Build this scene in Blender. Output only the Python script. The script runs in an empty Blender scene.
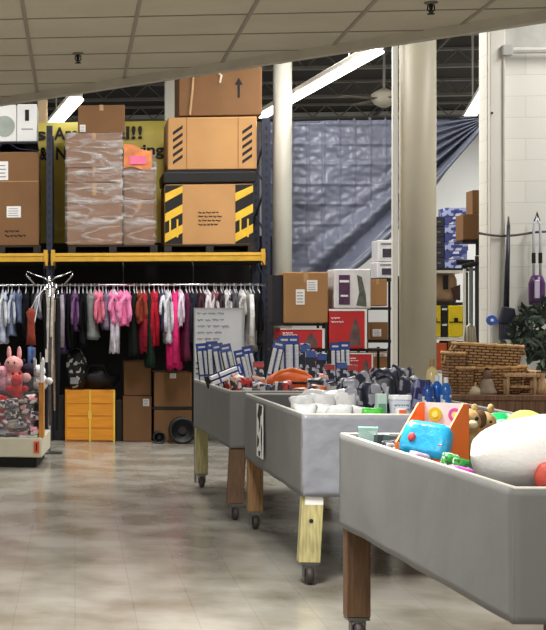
import bpy, math, random
from mathutils import Matrix, Vector, Euler, noise
from math import radians as R, pi, sin, cos
random.seed(7)
C = bpy.context.scene.collection
SC = bpy.context.scene

# ------------------------------------------------------------------ camera, world, lights
FPX, HZ, CH = 1600.0, 320.0, 1.5          # focal length in pixels, horizon row, eye height
TH = math.atan(185 / FPX)
PXC = -110.0                              # column of the lens axis (the photo is a crop)
cam_d = bpy.data.cameras.new('camera'); cam = bpy.data.objects.new('camera', cam_d); C.objects.link(cam)
cam.location = (0, 0, CH); cam.rotation_euler = (pi / 2, 0, TH)
cam_d.sensor_fit = 'HORIZONTAL'; cam_d.sensor_width = 36; cam_d.lens = FPX * 36 / 546
cam_d.shift_x = (273 - PXC) / 546; cam_d.shift_y = (HZ - 315) / 546
cam_d.clip_end = 200
SC.camera = cam
SC.view_settings.view_transform = 'Standard'; SC.view_settings.look = 'None'
SC.view_settings.gamma = 1; SC.view_settings.use_curve_mapping = False
SC.view_settings.exposure = 0.15
W = bpy.data.worlds.new('world'); SC.world = W; W.use_nodes = True
W.node_tree.nodes['Background'].inputs[0].default_value = (1, .98, .95, 1)
W.node_tree.nodes['Background'].inputs[1].default_value = 0.42
def area(name, loc, sx, sy, power, col=(1, .97, .92), rot=(0, 0, 0)):
    d = bpy.data.lights.new(name, 'AREA'); d.shape = 'RECTANGLE'; d.size = sx; d.size_y = sy
    d.energy = power; d.color = col
    o = bpy.data.objects.new(name, d); C.objects.link(o); o.location = loc; o.rotation_euler = rot
    return o
for i, (x, y, p) in enumerate([(-2.4, 4.2, 55), (0.6, 4.2, 60), (-2.4, 0.5, 50), (1.0, 0.5, 60), (-3.6, 7.6, 60), (4.6, 3.2, 55), (0.7, 7.5, 170)]):  # out of view; the last one is added to brighten the whiteboard
    area('ceiling_and_fill_lamp', (x, y, 3.12), .6, 1.2, p)
for i, (x, y, p) in enumerate([(1.2, 16.0, 190), (5.4, 13.0, 190), (-2.0, 17.4, 130), (3.2, 18.6, 190), (9.3, 28.0, 620)]):  # unseen area lights; the last one is added to brighten the back wall
    area('hall_and_fill_lamp', (x, y, 5.35), .5, 3.5, p, (1, .97, .93))

CS, SN = cos(TH), sin(TH)
def PT(px, py, t):                        # picture column/row at camera depth t -> world point
    a = (px - PXC) / FPX
    return Vector((t * (-SN + a * CS), t * (CS + a * SN), CH - t * (py - HZ) / FPX))
def P(px, py, Y):                         # the same, at world Y
    a = (px - PXC) / FPX
    return PT(px, py, Y / (CS + a * SN))
def WX(px, Y): return P(px, HZ, Y).x
def WZ(py, Y, px=273): return P(px, py, Y).z

# ------------------------------------------------------------------ materials
MC = {}
def rgb(r, g, b):
    f = lambda c: (c / 255 / 12.92) if c <= 10 else ((c / 255 + .055) / 1.055) ** 2.4
    return (f(r), f(g), f(b))
def mat(name, col, rough=.7, metal=0, var=.12, vs=6, bump=0, bs=40, emit=0, trans=0, sheen=0, aniso=None, spec=.5):
    if name in MC: return MC[name]
    m = bpy.data.materials.new(name); m.use_nodes = True; nt = m.node_tree; N = nt.nodes; L = nt.links
    b = N['Principled BSDF']; b.inputs['Roughness'].default_value = rough; b.inputs['Metallic'].default_value = metal
    b.inputs['Specular IOR Level'].default_value = spec
    c = rgb(*col)
    tc = N.new('ShaderNodeTexCoord'); mp = N.new('ShaderNodeMapping'); L.new(tc.outputs['Object'], mp.inputs[0])
    if aniso: mp.inputs['Scale'].default_value = aniso
    nz = N.new('ShaderNodeTexNoise'); nz.inputs['Scale'].default_value = vs; nz.inputs['Detail'].default_value = 5
    L.new(mp.outputs[0], nz.inputs['Vector'])
    cr = N.new('ShaderNodeValToRGB')
    cr.color_ramp.elements[0].position = .3; cr.color_ramp.elements[1].position = .7
    cr.color_ramp.elements[0].color = (*[x * (1 - var) for x in c], 1)
    cr.color_ramp.elements[1].color = (*[min(1, x * (1 + var)) for x in c], 1)
    L.new(nz.outputs['Fac'], cr.inputs[0]); L.new(cr.outputs[0], b.inputs['Base Color'])
    if bump:
        n2 = N.new('ShaderNodeTexNoise'); n2.inputs['Scale'].default_value = bs; n2.inputs['Detail'].default_value = 3
        L.new(mp.outputs[0], n2.inputs['Vector'])
        bp = N.new('ShaderNodeBump'); bp.inputs['Strength'].default_value = bump; bp.inputs['Distance'].default_value = .02
        L.new(n2.outputs['Fac'], bp.inputs['Height']); L.new(bp.outputs[0], b.inputs['Normal'])
    if emit:
        b.inputs['Emission Color'].default_value = (*c, 1); b.inputs['Emission Strength'].default_value = emit
    if trans:
        b.inputs['Transmission Weight'].default_value = trans
    MC[name] = m
    return m
def cloth(col):
    return mat('cloth_%d_%d_%d' % col, col, .9, var=.25, vs=14, bump=.5, bs=30, spec=.2)
def plastic(col, rough=.4):
    return mat('plastic_%d_%d_%d' % col, col, rough, var=.08, vs=8)
def printed(name, cols, scale=18, rough=.45):     # patchy printed packaging in several colours
    if name in MC: return MC[name]
    m = mat(name, cols[0], rough); nt = m.node_tree; N = nt.nodes; L = nt.links
    v = N.new('ShaderNodeTexVoronoi'); v.inputs['Scale'].default_value = scale; v.distance = 'CHEBYCHEV'
    tc = [n for n in N if n.type == 'TEX_COORD'][0]; L.new(tc.outputs['Object'], v.inputs['Vector'])
    s = N.new('ShaderNodeSeparateColor'); L.new(v.outputs['Color'], s.inputs[0])
    cr = N.new('ShaderNodeValToRGB'); cr.color_ramp.interpolation = 'CONSTANT'
    e = cr.color_ramp.elements; e[0].color = (*rgb(*cols[0]), 1); e[1].position = 1 / len(cols); e[1].color = (*rgb(*cols[1]), 1)
    for i in range(2, len(cols)): el = e.new(i / len(cols)); el.color = (*rgb(*cols[i]), 1)
    L.new(s.outputs[0], cr.inputs[0]); L.new(cr.outputs[0], N['Principled BSDF'].inputs['Base Color'])
    return m
def wood(name, col):
    return mat(name, col, .6, var=.35, vs=5, aniso=(14, 14, 1.2), bump=.15, bs=10)

M_card = mat('cardboard', (158, 118, 78), .85, var=.07, vs=3, bump=.08, bs=12, spec=.2)
M_card2 = mat('cardboard_dark', (124, 91, 62), .85, var=.08, vs=3, bump=.08, bs=12, spec=.2)
M_card3 = mat('cardboard_orange', (184, 140, 92), .8, var=.07, vs=2.5, bump=.08, bs=12, spec=.2)
M_tape = mat('parcel_tape', (176, 140, 98), .25, var=.05)
M_white = mat('white_paint', (225, 222, 212), .6, var=.04, vs=2)
M_paper = mat('white_paper', (228, 228, 226), .7, var=.04)
M_black = mat('black_plastic', (18, 18, 20), .5, var=.2)
M_ink = mat('black_ink', (22, 20, 20), .8, var=.1)
M_chrome = mat('chrome', (190, 190, 190), .22, 1, var=.05)
M_steel = mat('dull_steel', (120, 118, 115), .4, .9, var=.1)
M_blue = mat('blue_steel_paint', (24, 32, 54), .5, var=.2, vs=20)
M_yel = mat('yellow_steel_paint', (206, 160, 48), .45, var=.1, vs=10)
M_pallet = mat('dark_pallet_wood', (40, 34, 30), .8, var=.3, vs=10)

# ------------------------------------------------------------------ mesh builder
class MB:
    def __init__(s): s.v = []; s.f = []; s.mi = []; s.m = 0; s.M = Matrix()
    def add(s, vs, fs):
        n = len(s.v); s.v += [tuple(s.M @ Vector(v)) for v in vs]
        s.f += [tuple(i + n for i in f) for f in fs]; s.mi += [s.m] * len(fs); return s
    def box(s, cx, cy, z0, sx, sy, sz, rz=0, tx=1, ty=1):      # base centre, sizes, top taper
        vs = []
        for (k, a, b) in ((0, 1, 1), (1, tx, ty)):
            for (i, j) in ((-1, -1), (1, -1), (1, 1), (-1, 1)):
                x, y = i * sx / 2 * a, j * sy / 2 * b
                vs.append((cx + x * cos(rz) - y * sin(rz), cy + x * sin(rz) + y * cos(rz), z0 + k * sz))
        return s.add(vs, [(3, 2, 1, 0), (4, 5, 6, 7), (0, 1, 5, 4), (1, 2, 6, 5), (2, 3, 7, 6), (3, 0, 4, 7)])
    def tube(s, pts, r, n=8, r2=None, closed=False):
        pts = [Vector(p) for p in pts]; K = len(pts); vs = []
        for i, p in enumerate(pts):
            d = (pts[min(i + 1, K - 1)] - pts[max(i - 1, 0)])
            d = d.normalized() if d.length > 1e-9 else Vector((0, 0, 1))
            u = d.cross(Vector((0, 0, 1)) if abs(d.z) < .9 else Vector((0, 1, 0))).normalized(); w = d.cross(u)
            rr = r if r2 is None else r + (r2 - r) * i / (K - 1)
            vs += [p + rr * (u * cos(2 * pi * k / n) + w * sin(2 * pi * k / n)) for k in range(n)]
        fs = [(i * n + k, i * n + (k + 1) % n, (i + 1) * n + (k + 1) % n, (i + 1) * n + k) for i in range(K - 1) for k in range(n)]
        fs += [tuple(range(n))[::-1], tuple((K - 1) * n + k for k in range(n))]
        return s.add(vs, fs)
    def lathe(s, prof, n=24, c=(0, 0, 0), sx=1, sy=1, sq=2.0):  # prof [(r,z)], sq>2 squarer
        vs = []
        for (r, z) in prof:
            for k in range(n):
                a = 2 * pi * k / n; ca, sa = cos(a), sin(a)
                q = (abs(ca) ** sq + abs(sa) ** sq) ** (-1 / sq)
                vs.append((c[0] + r * sx * ca * q, c[1] + r * sy * sa * q, c[2] + z))
        K = len(prof)
        fs = [(i * n + k, i * n + (k + 1) % n, (i + 1) * n + (k + 1) % n, (i + 1) * n + k) for i in range(K - 1) for k in range(n)]
        fs += [tuple(range(n))[::-1], tuple((K - 1) * n + k for k in range(n))]
        return s.add(vs, fs)
    def ell(s, c, rx, ry, rz, n=16, m=10, wob=0, seed=0):
        vs = []; fs = []
        for i in range(m + 1):
            t = pi * i / m
            for k in range(n):
                a = 2 * pi * k / n
                d = Vector((sin(t) * cos(a), sin(t) * sin(a), -cos(t)))
                q = 1 + wob * noise.noise(d * 1.7 + Vector((seed, seed * .7, 0)))
                vs.append((c[0] + rx * d.x * q, c[1] + ry * d.y * q, c[2] + rz * d.z * q))
        fs = [(i * n + k, i * n + (k + 1) % n, (i + 1) * n + (k + 1) % n, (i + 1) * n + k) for i in range(m) for k in range(n)]
        return s.add(vs, fs)
    def prism(s, poly, y0, y1):           # poly in x,z ; extruded along y
        n = len(poly)
        vs = [(x, y0, z) for x, z in poly] + [(x, y1, z) for x, z in poly]
        return s.add(vs, [tuple(range(n)), tuple(range(n, 2 * n))[::-1]] + [(i, i + n, (i + 1) % n + n, (i + 1) % n) for i in range(n)])
    def sheet(s, fn, nu, nv, close_u=False):
        vs = [fn(i / nu, j / nv) for j in range(nv + 1) for i in range(nu + 1)]
        w = nu + 1
        return s.add(vs, [(j * w + i, j * w + i + 1, (j + 1) * w + i + 1, (j + 1) * w + i) for j in range(nv) for i in range(nu)])
    def build(s, name, mats, parent=None, loc=(0, 0, 0), rz=0, rot=None, bevel=0, smooth=False, thick=0, sub=0):
        me = bpy.data.meshes.new(name); me.from_pydata(s.v, [], s.f); me.update()
        ms = mats if isinstance(mats, (list, tuple)) else [mats]
        for m in ms: me.materials.append(m)
        for p, i in zip(me.polygons, s.mi): p.material_index = min(i, len(ms) - 1); p.use_smooth = smooth
        o = bpy.data.objects.new(name, me); C.objects.link(o)
        o.location = loc; o.rotation_euler = rot if rot else (0, 0, rz)
        if parent: o.parent = parent
        if thick:
            md = o.modifiers.new('t', 'SOLIDIFY'); md.thickness = thick; md.offset = 0
        if bevel:
            md = o.modifiers.new('b', 'BEVEL'); md.width = bevel; md.segments = 2; md.limit_method = 'ANGLE'
        if sub:
            md = o.modifiers.new('s', 'SUBSURF'); md.levels = sub; md.render_levels = sub
        return o
def tag(o, label=None, cat=None, group=None, kind=None):
    if label: o['label'] = label
    if cat: o['category'] = cat
    if group: o['group'] = group
    if kind: o['kind'] = kind
    return o
def thing(name, label, cat, loc=(0, 0, 0), rz=0, group=None, rot=None):
    o = bpy.data.objects.new(name, None); C.objects.link(o); o.empty_display_size = .1
    o.location = loc; o.rotation_euler = rot if rot else (0, 0, rz)
    return tag(o, label, cat, group)
def struct(name, mb, m, **k):
    return tag(mb.build(name, m, **k), kind='structure')
def kids(o): return [c for c in bpy.data.objects if c.parent == o]
def copy_tree(o, parent=None):
    c = o.copy(); C.objects.link(c); c.parent = parent
    for ch in kids(o): copy_tree(ch, c)
    return c
def text_mb(txt, w, h, x0, z0, y, bold=.02):      # letters fitted into a w x h box, facing -Y
    cu = bpy.data.curves.new('t', 'FONT'); cu.body = txt; cu.size = 1; cu.offset = bold; cu.extrude = .01
    o = bpy.data.objects.new('t', cu); C.objects.link(o)
    me = bpy.data.meshes.new_from_object(o.evaluated_get(bpy.context.evaluated_depsgraph_get()))
    vs = [v.co.copy() for v in me.vertices]; fs = [tuple(p.vertices) for p in me.polygons]
    bpy.data.objects.remove(o); bpy.data.meshes.remove(me); bpy.data.curves.remove(cu)
    ax = min(v.x for v in vs); bx = max(v.x for v in vs); ay = min(v.y for v in vs); by = max(v.y for v in vs)
    b = MB(); b.add([(x0 + (v.x - ax) / (bx - ax) * w, y - v.z * .3, z0 + (v.y - ay) / (by - ay) * h) for v in vs], fs)
    return b

# ------------------------------------------------------------------ structure
def floor_mat():
    m = mat('floor_vinyl_tile', (162, 156, 146), .3, var=.1); nt = m.node_tree; N = nt.nodes; L = nt.links
    b = N['Principled BSDF']; tc = [n for n in N if n.type == 'TEX_COORD'][0]
    br = N.new('ShaderNodeTexBrick'); br.offset = 0; br.inputs['Scale'].default_value = 1
    br.inputs['Brick Width'].default_value = .305; br.inputs['Row Height'].default_value = .305
    br.inputs['Mortar Size'].default_value = .0022; br.inputs['Bias'].default_value = 0
    br.inputs['Color1'].default_value = (*rgb(160, 157, 149), 1); br.inputs['Color2'].default_value = (*rgb(165, 162, 153), 1)
    br.inputs['Mortar'].default_value = (*rgb(149, 145, 137), 1)
    L.new(tc.outputs['Object'], br.inputs['Vector'])
    mp = N.new('ShaderNodeMapping'); mp.inputs['Scale'].default_value = (1.2, .9, 1); L.new(tc.outputs['Object'], mp.inputs[0])
    nz = N.new('ShaderNodeTexNoise'); nz.inputs['Scale'].default_value = 1.6; nz.inputs['Detail'].default_value = 7; L.new(mp.outputs[0], nz.inputs[0])
    cr = N.new('ShaderNodeValToRGB'); cr.color_ramp.elements[0].position = .35; cr.color_ramp.elements[0].color = (*rgb(205, 200, 190), 1)
    cr.color_ramp.elements[1].position = .62; cr.color_ramp.elements[1].color = (1, 1, .98, 1); L.new(nz.outputs[0], cr.inputs[0])
    mx = N.new('ShaderNodeMix'); mx.data_type = 'RGBA'; mx.blend_type = 'MULTIPLY'; mx.inputs[0].default_value = 1
    L.new(br.outputs['Color'], mx.inputs[6]); L.new(cr.outputs[0], mx.inputs[7]); L.new(mx.outputs[2], b.inputs['Base Color'])
    r2 = N.new('ShaderNodeMapRange'); r2.inputs[3].default_value = .12; r2.inputs[4].default_value = .32; L.new(nz.outputs[0], r2.inputs[0]); L.new(r2.outputs[0], b.inputs['Roughness'])
    return m
b = MB(); b.box(2, 14, -.1, 26, 40, .1); struct('floor', b, floor_mat())

CZ = CH + 1.668
M_tile = mat('ceiling_tile', (198, 190, 172), .9, var=.05, vs=2.5, bump=.15, bs=60, spec=.1)
M_grid = mat('ceiling_grid', (150, 141, 126), .6, var=.05)
e0, e1 = PT(0, 98, 1.668 * FPX / 222), PT(546, 11, 1.668 * FPX / 309)     # free edge of the low ceiling
ed = (e1 - e0); ed.z = 0; ed.normalize()
def edge_y(x): return e0.y + (x - e0.x) * ed.y / ed.x
xa, xb = -9.0, 7.0
b = MB(); poly = [(xa, -3), (xb, -3), (xb, edge_y(xb)), (xa, edge_y(xa))]
b.add([(x, y, CZ) for x, y in poly] + [(x, y, CZ + .25) for x, y in poly], [(3, 2, 1, 0), (4, 5, 6, 7), (0, 1, 5, 4), (1, 2, 6, 5), (2, 3, 7, 6), (3, 0, 4, 7)])
struct('ceiling', b, M_tile)
b = MB(); w = .022
t0 = 1.668 * FPX / 320
xA = PT(22, 0, t0).x
for k in range(-13, 10):
    x = xA + k * .61
    if xa < x < xb: b.box(x, (edge_y(x) - 3) / 2, CZ - .006, w, edge_y(x) + 3, .008)
yA = PT(100, 17, 1.668 * FPX / 303).y
for k in range(-14, 12):
    y = yA + k * .61
    xe = e0.x + (y - e0.y) * ed.x / ed.y; xe = min(xb, xe)
    if xe > xa + .1 and y > -3: b.box((xa + xe) / 2, y, CZ - .005, xe - xa, .013, .007)
struct('ceiling_grid_trim', b, M_grid)
b = MB(); q0 = e0 - ed * 10; q1 = e1 + ed * 4; nrm = Vector((-ed.y, ed.x, 0))
def lip(off0, off1, z0, z1):
    a = [q0 + nrm * off0, q1 + nrm * off0, q1 + nrm * off1, q0 + nrm * off1]
    b.add([(p.x, p.y, z0) for p in a] + [(p.x, p.y, z1) for p in a], [(3, 2, 1, 0), (4, 5, 6, 7), (0, 1, 5, 4), (1, 2, 6, 5), (2, 3, 7, 6), (3, 0, 4, 7)])
lip(-.02, .05, CZ - .055, CZ + .28)
struct('trim_1', b, mat('ceiling_edge', (190, 182, 166), .6, var=.08))

# high dark ceiling with joists behind
M_dark = mat('dark_deck', (44, 39, 36), .9, var=.2, vs=2)
b = MB(); b.box(3, 21, 5.62, 30, 34, .1); struct('ceiling_deck', b, M_dark)
M_joist = mat('joist_paint', (142, 138, 132), .6, var=.1)
for yj in (19.6, 22.2, 25.0, 28.2, 31.2):
    b = MB(); b.box(3, yj, 5.32, 28, .09, .05); b.box(3, yj, 5.58, 28, .09, .04)
    m = MB()
    for k in range(58):
        x = -11 + k * .5; b.tube([(x, yj, 5.36), (x + .25, yj, 5.59)], .012, 5); b.tube([(x + .25, yj, 5.59), (x + .5, yj, 5.36)], .012, 5)
    struct('ceiling_beam', b, M_joist)
b = MB()
for x in (-3.2, 2.2, 4.8): b.tube([(x, 17, 5.5), (x + 1.1, 33, 5.5)], .04, 6)
struct('ceiling_brace_beam', b, mat('dull_brace', (90, 84, 78), .7))
# far walls
def block_mat():
    m = mat('painted_block', (226, 224, 214), .65, var=.03); nt = m.node_tree; N = nt.nodes; L = nt.links
    b = N['Principled BSDF']; tc = [n for n in N if n.type == 'TEX_COORD'][0]
    mp = N.new('ShaderNodeMapping'); mp.inputs['Rotation'].default_value = (pi / 2, 0, 0); L.new(tc.outputs['Object'], mp.inputs[0])
    br = N.new('ShaderNodeTexBrick'); br.inputs['Scale'].default_value = 1; br.inputs['Brick Width'].default_value = .4; br.inputs['Row Height'].default_value = .2
    br.inputs['Mortar Size'].default_value = .006; br.inputs['Mortar Smooth'].default_value = .5
    for n_, c_ in (('Color1', (222, 221, 212)), ('Color2', (228, 226, 217)), ('Mortar', (212, 210, 201))): br.inputs[n_].default_value = (*rgb(*c_), 1)
    L.new(mp.outputs[0], br.inputs['Vector']); L.new(br.outputs['Color'], b.inputs['Base Color'])
    bp = N.new('ShaderNodeBump'); bp.inputs['Strength'].default_value = .2; bp.inputs['Distance'].default_value = .01; bp.invert = True
    L.new(br.outputs['Fac'], bp.inputs['Height']); L.new(bp.outputs[0], b.inputs['Normal'])
    return m
M_block = block_mat()
b = MB(); b.box(4, 32.5, 0, 30, .3, 5.6); struct('wall_back', b, mat('pale_wall', (205, 207, 205), .8, var=.04, vs=1))
b = MB(); b.box(-4.0, 21.75, 0, 13.2, .1, 2.62); struct('rack_dark_backing', b, mat('added_dark_backing', (16, 15, 17), .9))  # black backing put in to keep the space behind the rack dark
YW = 15.6
xw = WX(487, YW)
b = MB(); b.box(xw + 3, YW + .15, 0, 6, .3, 5.6); struct('wall_right', b, M_block)
b = MB(); b.box(xw + .075, YW - .04, 0, .14, .1, 5.6); struct('pilaster_trim', b, M_white, bevel=.01)
zc = WZ(52, YW, 520)
b = MB(); b.box(xw + 3, YW - .012, zc + .03, 5.7, .03, 2.2); struct('wall_right_upper_strip', b, mat('grey_band', (188, 187, 180), .8))
# columns
def column(px0, px1, Y, col, name):
    x0, x1 = WX(px0, Y), WX(px1, Y); r = (x1 - x0) / 2
    b = MB(); b.lathe([(r, 0), (r, 5.62)], 32); b.lathe([(r * 1.35, 0), (r * 1.35, .02)], 24)
    return struct(name, b, col, loc=((x0 + x1) / 2, Y, 0), smooth=False)
M_col = mat('column_paint', (190, 182, 160), .45, var=.05, vs=2)
c1 = column(399.5, 436, 15.4, M_col, 'pillar_column')
for p in c1.data.polygons: p.use_smooth = abs(p.normal.z) < .5
b = MB(); b.tube([(WX(397.5, 15.2), 15.35, 0), (WX(398.5, 15.2), 15.35, 5.6)], .03, 8); struct('column_pipe_trim', b, M_white)
c2 = column(273, 292, 21.2, mat('column_paint_pale', (205, 203, 190), .5, var=.05, vs=2), 'pillar_column')
for p in c2.data.polygons: p.use_smooth = abs(p.normal.z) < .5
b = MB(); b.box(WX(42.5, 22.6), 22.6, 0, .14, .14, 5.62); struct('post_column', b, mat('tan_post', (216, 190, 155), .7), bevel=.01)
b = MB(); b.box(WX(171, 22.6), 22.6, 0, .17, .17, 5.62); struct('post_column', b, M_white, bevel=.01)

# conduit and cords on the wall
b = MB(); xc = WX(501, YW)
b.tube([(xc, YW - .1, zc), (xc, YW - .1, 1.35)], .012, 8); b.tube([(xc, YW - .09, zc), (xc + 4, YW - .09, zc)], .03, 8)
o = thing('conduit', 'grey painted electrical conduit with square junction box on white block wall', 'conduit', (0, 0, 0))
b.build('pipe', mat('conduit_paint', (200, 199, 192), .5), o)
b = MB(); b.box(WX(504, YW), YW - .1, zc - .05, .09, .1, .1); b.build('junction_box', mat('jbox', (180, 180, 176), .5), o, bevel=.006)
b = MB(); pts = []
for i in range(30):
    u = i / 29; px = 478 + 75 * u; py = 233 + 2.5 * sin(u * 5) + 1.2 * u
    pts.append(P(px, py, YW - .12))
b.tube(pts, .012, 6); tag(b.build('wall_cable', mat('cable_grey', (70, 66, 64), .6)), 'dark grey cable running level across the white block wall', 'cable')

# ------------------------------------------------------------------ hanging lights, fan, sprinklers
M_tube = mat('lit_tube', (255, 253, 248), .5, emit=5.5, var=0)
def strip(label, pa, pb, wd):
    pa, pb = Vector(pa), Vector(pb); d = pb - pa; Ln = d.length; rz = math.atan2(d.y, d.x)
    o = thing('strip_light', label, 'light', pa, 0); o.rotation_euler = (0, 0, rz)
    b = MB(); b.box(Ln / 2, 0, .02, Ln, wd * .8, .07); b.build('housing', M_white, o, bevel=.01)
    b = MB(); b.lathe([(0, 0), (wd * .35, .0), (wd * .5, .05), (wd * .5, Ln - .05), (wd * .35, Ln), (0, Ln)], 16)
    for i, v in enumerate(b.v): b.v[i] = (v[2], v[1], v[0] * .35 - .01)
    b.build('diffuser', M_tube, o, smooth=True)
    for k in (.2, .8):
        b = MB(); b.tube([(Ln * k, 0, .08), (Ln * k - .12, 0, 5.6 - pa.z)], .008, 5); b.tube([(Ln * k, 0, .08), (Ln * k + .12, 0, 5.6 - pa.z)], .008, 5)
        b.build('hanging_wire', M_white, o)
    return o
strip('long lit fluorescent strip hanging in front of the dark joists beside the pillar', PT(262, 116, 23.0), PT(378, 45, 17.4), .17)
strip('lit fluorescent strip end hanging above the yellow banner', PT(52, 126, 24.2), PT(76, 92, 21.2), .22)
strip('lit fluorescent strip end beside the top of the white block wall', PT(466, 122, 23.5), PT(508, 70, 17.6), .17)
fc = P(384, 100, 22.5)
o = thing('ceiling_fan', 'small pale ceiling fan on a rod among the dark joists', 'fan', fc)
b = MB(); b.tube([(0, 0, .1), (0, 0, 5.6 - fc.z)], .018, 8); b.build('rod', M_joist, o)
b = MB(); b.lathe([(.03, .16), (.12, .12), (.17, .08), (.17, 0), (.12, -.06), (.05, -.1), (0, -.1)], 20); b.build('motor_housing', mat('fan_cream', (196, 190, 170), .5), o, smooth=True)
for k in range(4):
    a = .5 + k * pi / 2; b = MB(); b.M = Matrix.Rotation(a, 4, 'Z'); b.box(.42, 0, .01, .55, .12, .012); b.box(.2, 0, 0, .14, .04, .01)
    b.build('blade', mat('fan_blade', (120, 112, 100), .6), o, bevel=.004)
for (px, py, lab) in ((78, 56, 'small dark sprinkler head on the ceiling tiles above the carton shelves'), (431, 5, 'small dark sprinkler head on the ceiling tiles above the pillar')):
    t = 1.668 * FPX / (320 - py + 3); p = PT(px, HZ, t)
    o = thing('sprinkler', lab, 'sprinkler', (p.x, p.y, CZ))
    b = MB(); b.lathe([(0, 0), (.035, 0), (.035, -.008), (.012, -.012)], 16); b.build('escutcheon', M_steel, o, smooth=True)
    b = MB(); b.tube([(0, 0, -.008), (0, 0, -.05)], .013, 8, .007)
    b.tube([(-.016, 0, -.015), (-.018, 0, -.04), (0, 0, -.06)], .004, 5); b.tube([(.016, 0, -.015), (.018, 0, -.04), (0, 0, -.06)], .004, 5)
    b.lathe([(0, -.06), (.02, -.06), (.02, -.064), (0, -.064)], 12); b.build('sprinkler_head', M_ink, o)

# ------------------------------------------------------------------ pallet rack
YR = 20.0
zb0, zb1 = WZ(261.5, YR, 150), WZ(253, YR, 150)
xl, xm, xr = WX(-190, YR), WX(49.5, YR), WX(266, YR)
o = thing('pallet_rack', 'tall pallet rack with dark blue uprights and yellow beams carrying cartons', 'rack', (xm, YR, 0))
def upright(x, top, wpost):
    for y in (YR, YR + 1.15):
        b = MB(); b.box(x - xm, y - YR, 0, wpost, .07, top)
        b.m = 1
        for k in range(int(top / .1) - 1): b.box(x - xm, y - YR - .036, .12 + k * .1, wpost * .28, .004, .045)
        b.build('upright', [M_blue, M_ink], o)
    b = MB()
    n = int(top / .6)
    for k in range(n):
        z = .15 + k * .6; b.tube([(x - xm, .03, z), (x - xm, 1.12, z + .3)], .016, 6); b.tube([(x - xm, 1.12, z + .3), (x - xm, .03, z + .6)], .016, 6)
    b.build('bracing', M_blue, o)
upright(xm, WZ(126, YR, 49), .075); upright(xr, WZ(118, YR, 266), .1); upright(xl, 4.0, .075)
for (a, c, nm) in ((xl, xm, 0), (xm, xr, 1)):
    for y in (-.06, 1.21):
        b = MB(); b.box((a + c) / 2 - xm, y, zb0, c - a - .03, .045, zb1 - zb0); b.box((a + c) / 2 - xm, y - .025, zb0 + (zb1 - zb0) * .62, c - a - .03, .01, .02)
        b.build('beam', M_yel, o, bevel=.004)
        for e in (a + .045, c - .045):
            b = MB(); b.box(e - xm, y - .03, zb0 - .05, .05, .02, zb1 - zb0 + .09); b.build('beam_bracket', M_yel, o, bevel=.003)
    b = MB()
    for k in range(int((c - a) / .06)): b.box(a + .05 + k * .06 - xm, .575, zb1 - .004, .006, 1.18, .006)
    for k in range(8): b.box((a + c) / 2 - xm, .05 + k * .15, zb1 - .012, c - a - .1, .02, .01)
    b.box((a + c) / 2 - xm, .575, zb0 - .01, c - a - .06, 1.15, .015)
    b.build('deck', M_ink, o)
    # clothes rail under the beam
    b = MB(); zr = WZ(285, YR - .3, 150)
    b.tube([(a - xm + .04, -.3, zr), (c - xm - .04, -.3, zr)], .014, 10); b.build('clothes_rail', M_chrome, o, smooth=True)
    for k in range(4):
        xk = a + .06 + (c - a - .12) * k / 3 - xm
        b = MB(); b.tube([(xk, -.3, zr + .014), (xk, -.3, zb0 - .06), (xk, -.08, zb0)], .009, 6); b.build('rail_hanger', M_ink, o)

# yellow banner behind the loads
yb = 21.5
bx0, bx1 = WX(-40, yb), WX(170, yb); bz1, bz0 = WZ(122, yb, 80), WZ(243, yb, 80)
o = thing('banner', 'yellow sale banner with black lettering behind the stacked cartons', 'banner', (bx0, yb, bz0))
b = MB(); b.sheet(lambda u, v: (u * (bx1 - bx0), .012 * sin(u * 40) + .01 * sin(v * 9), v * (bz1 - bz0)), 60, 8)
b.build('banner_sheet', mat('banner_yellow', (246, 228, 112), .45, var=.08, vs=2), o, thick=.004, smooth=True)
for (txt, pa, pb, ya, yc) in (('All', -38, -14, 127, 140), ('Sales', -8, 46, 127, 140), ('Are', 54, 78, 127, 140), ('Final!!', 88, 142, 127, 140), ('&', 40, 47, 147, 160), ('No', 56, 75, 147, 160), ('Exchanging', 82, 164, 145, 160)):
    x0, x1 = WX(pa, yb), WX(pb, yb); z1, z0 = WZ(ya, yb, 80), WZ(yc, yb, 80)
    text_mb(txt, x1 - x0, z1 - z0, x0 - bx0, z0 - bz0, -.02, .025).build('lettering', mat('banner_ink', (44, 30, 34), .6), o)

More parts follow.
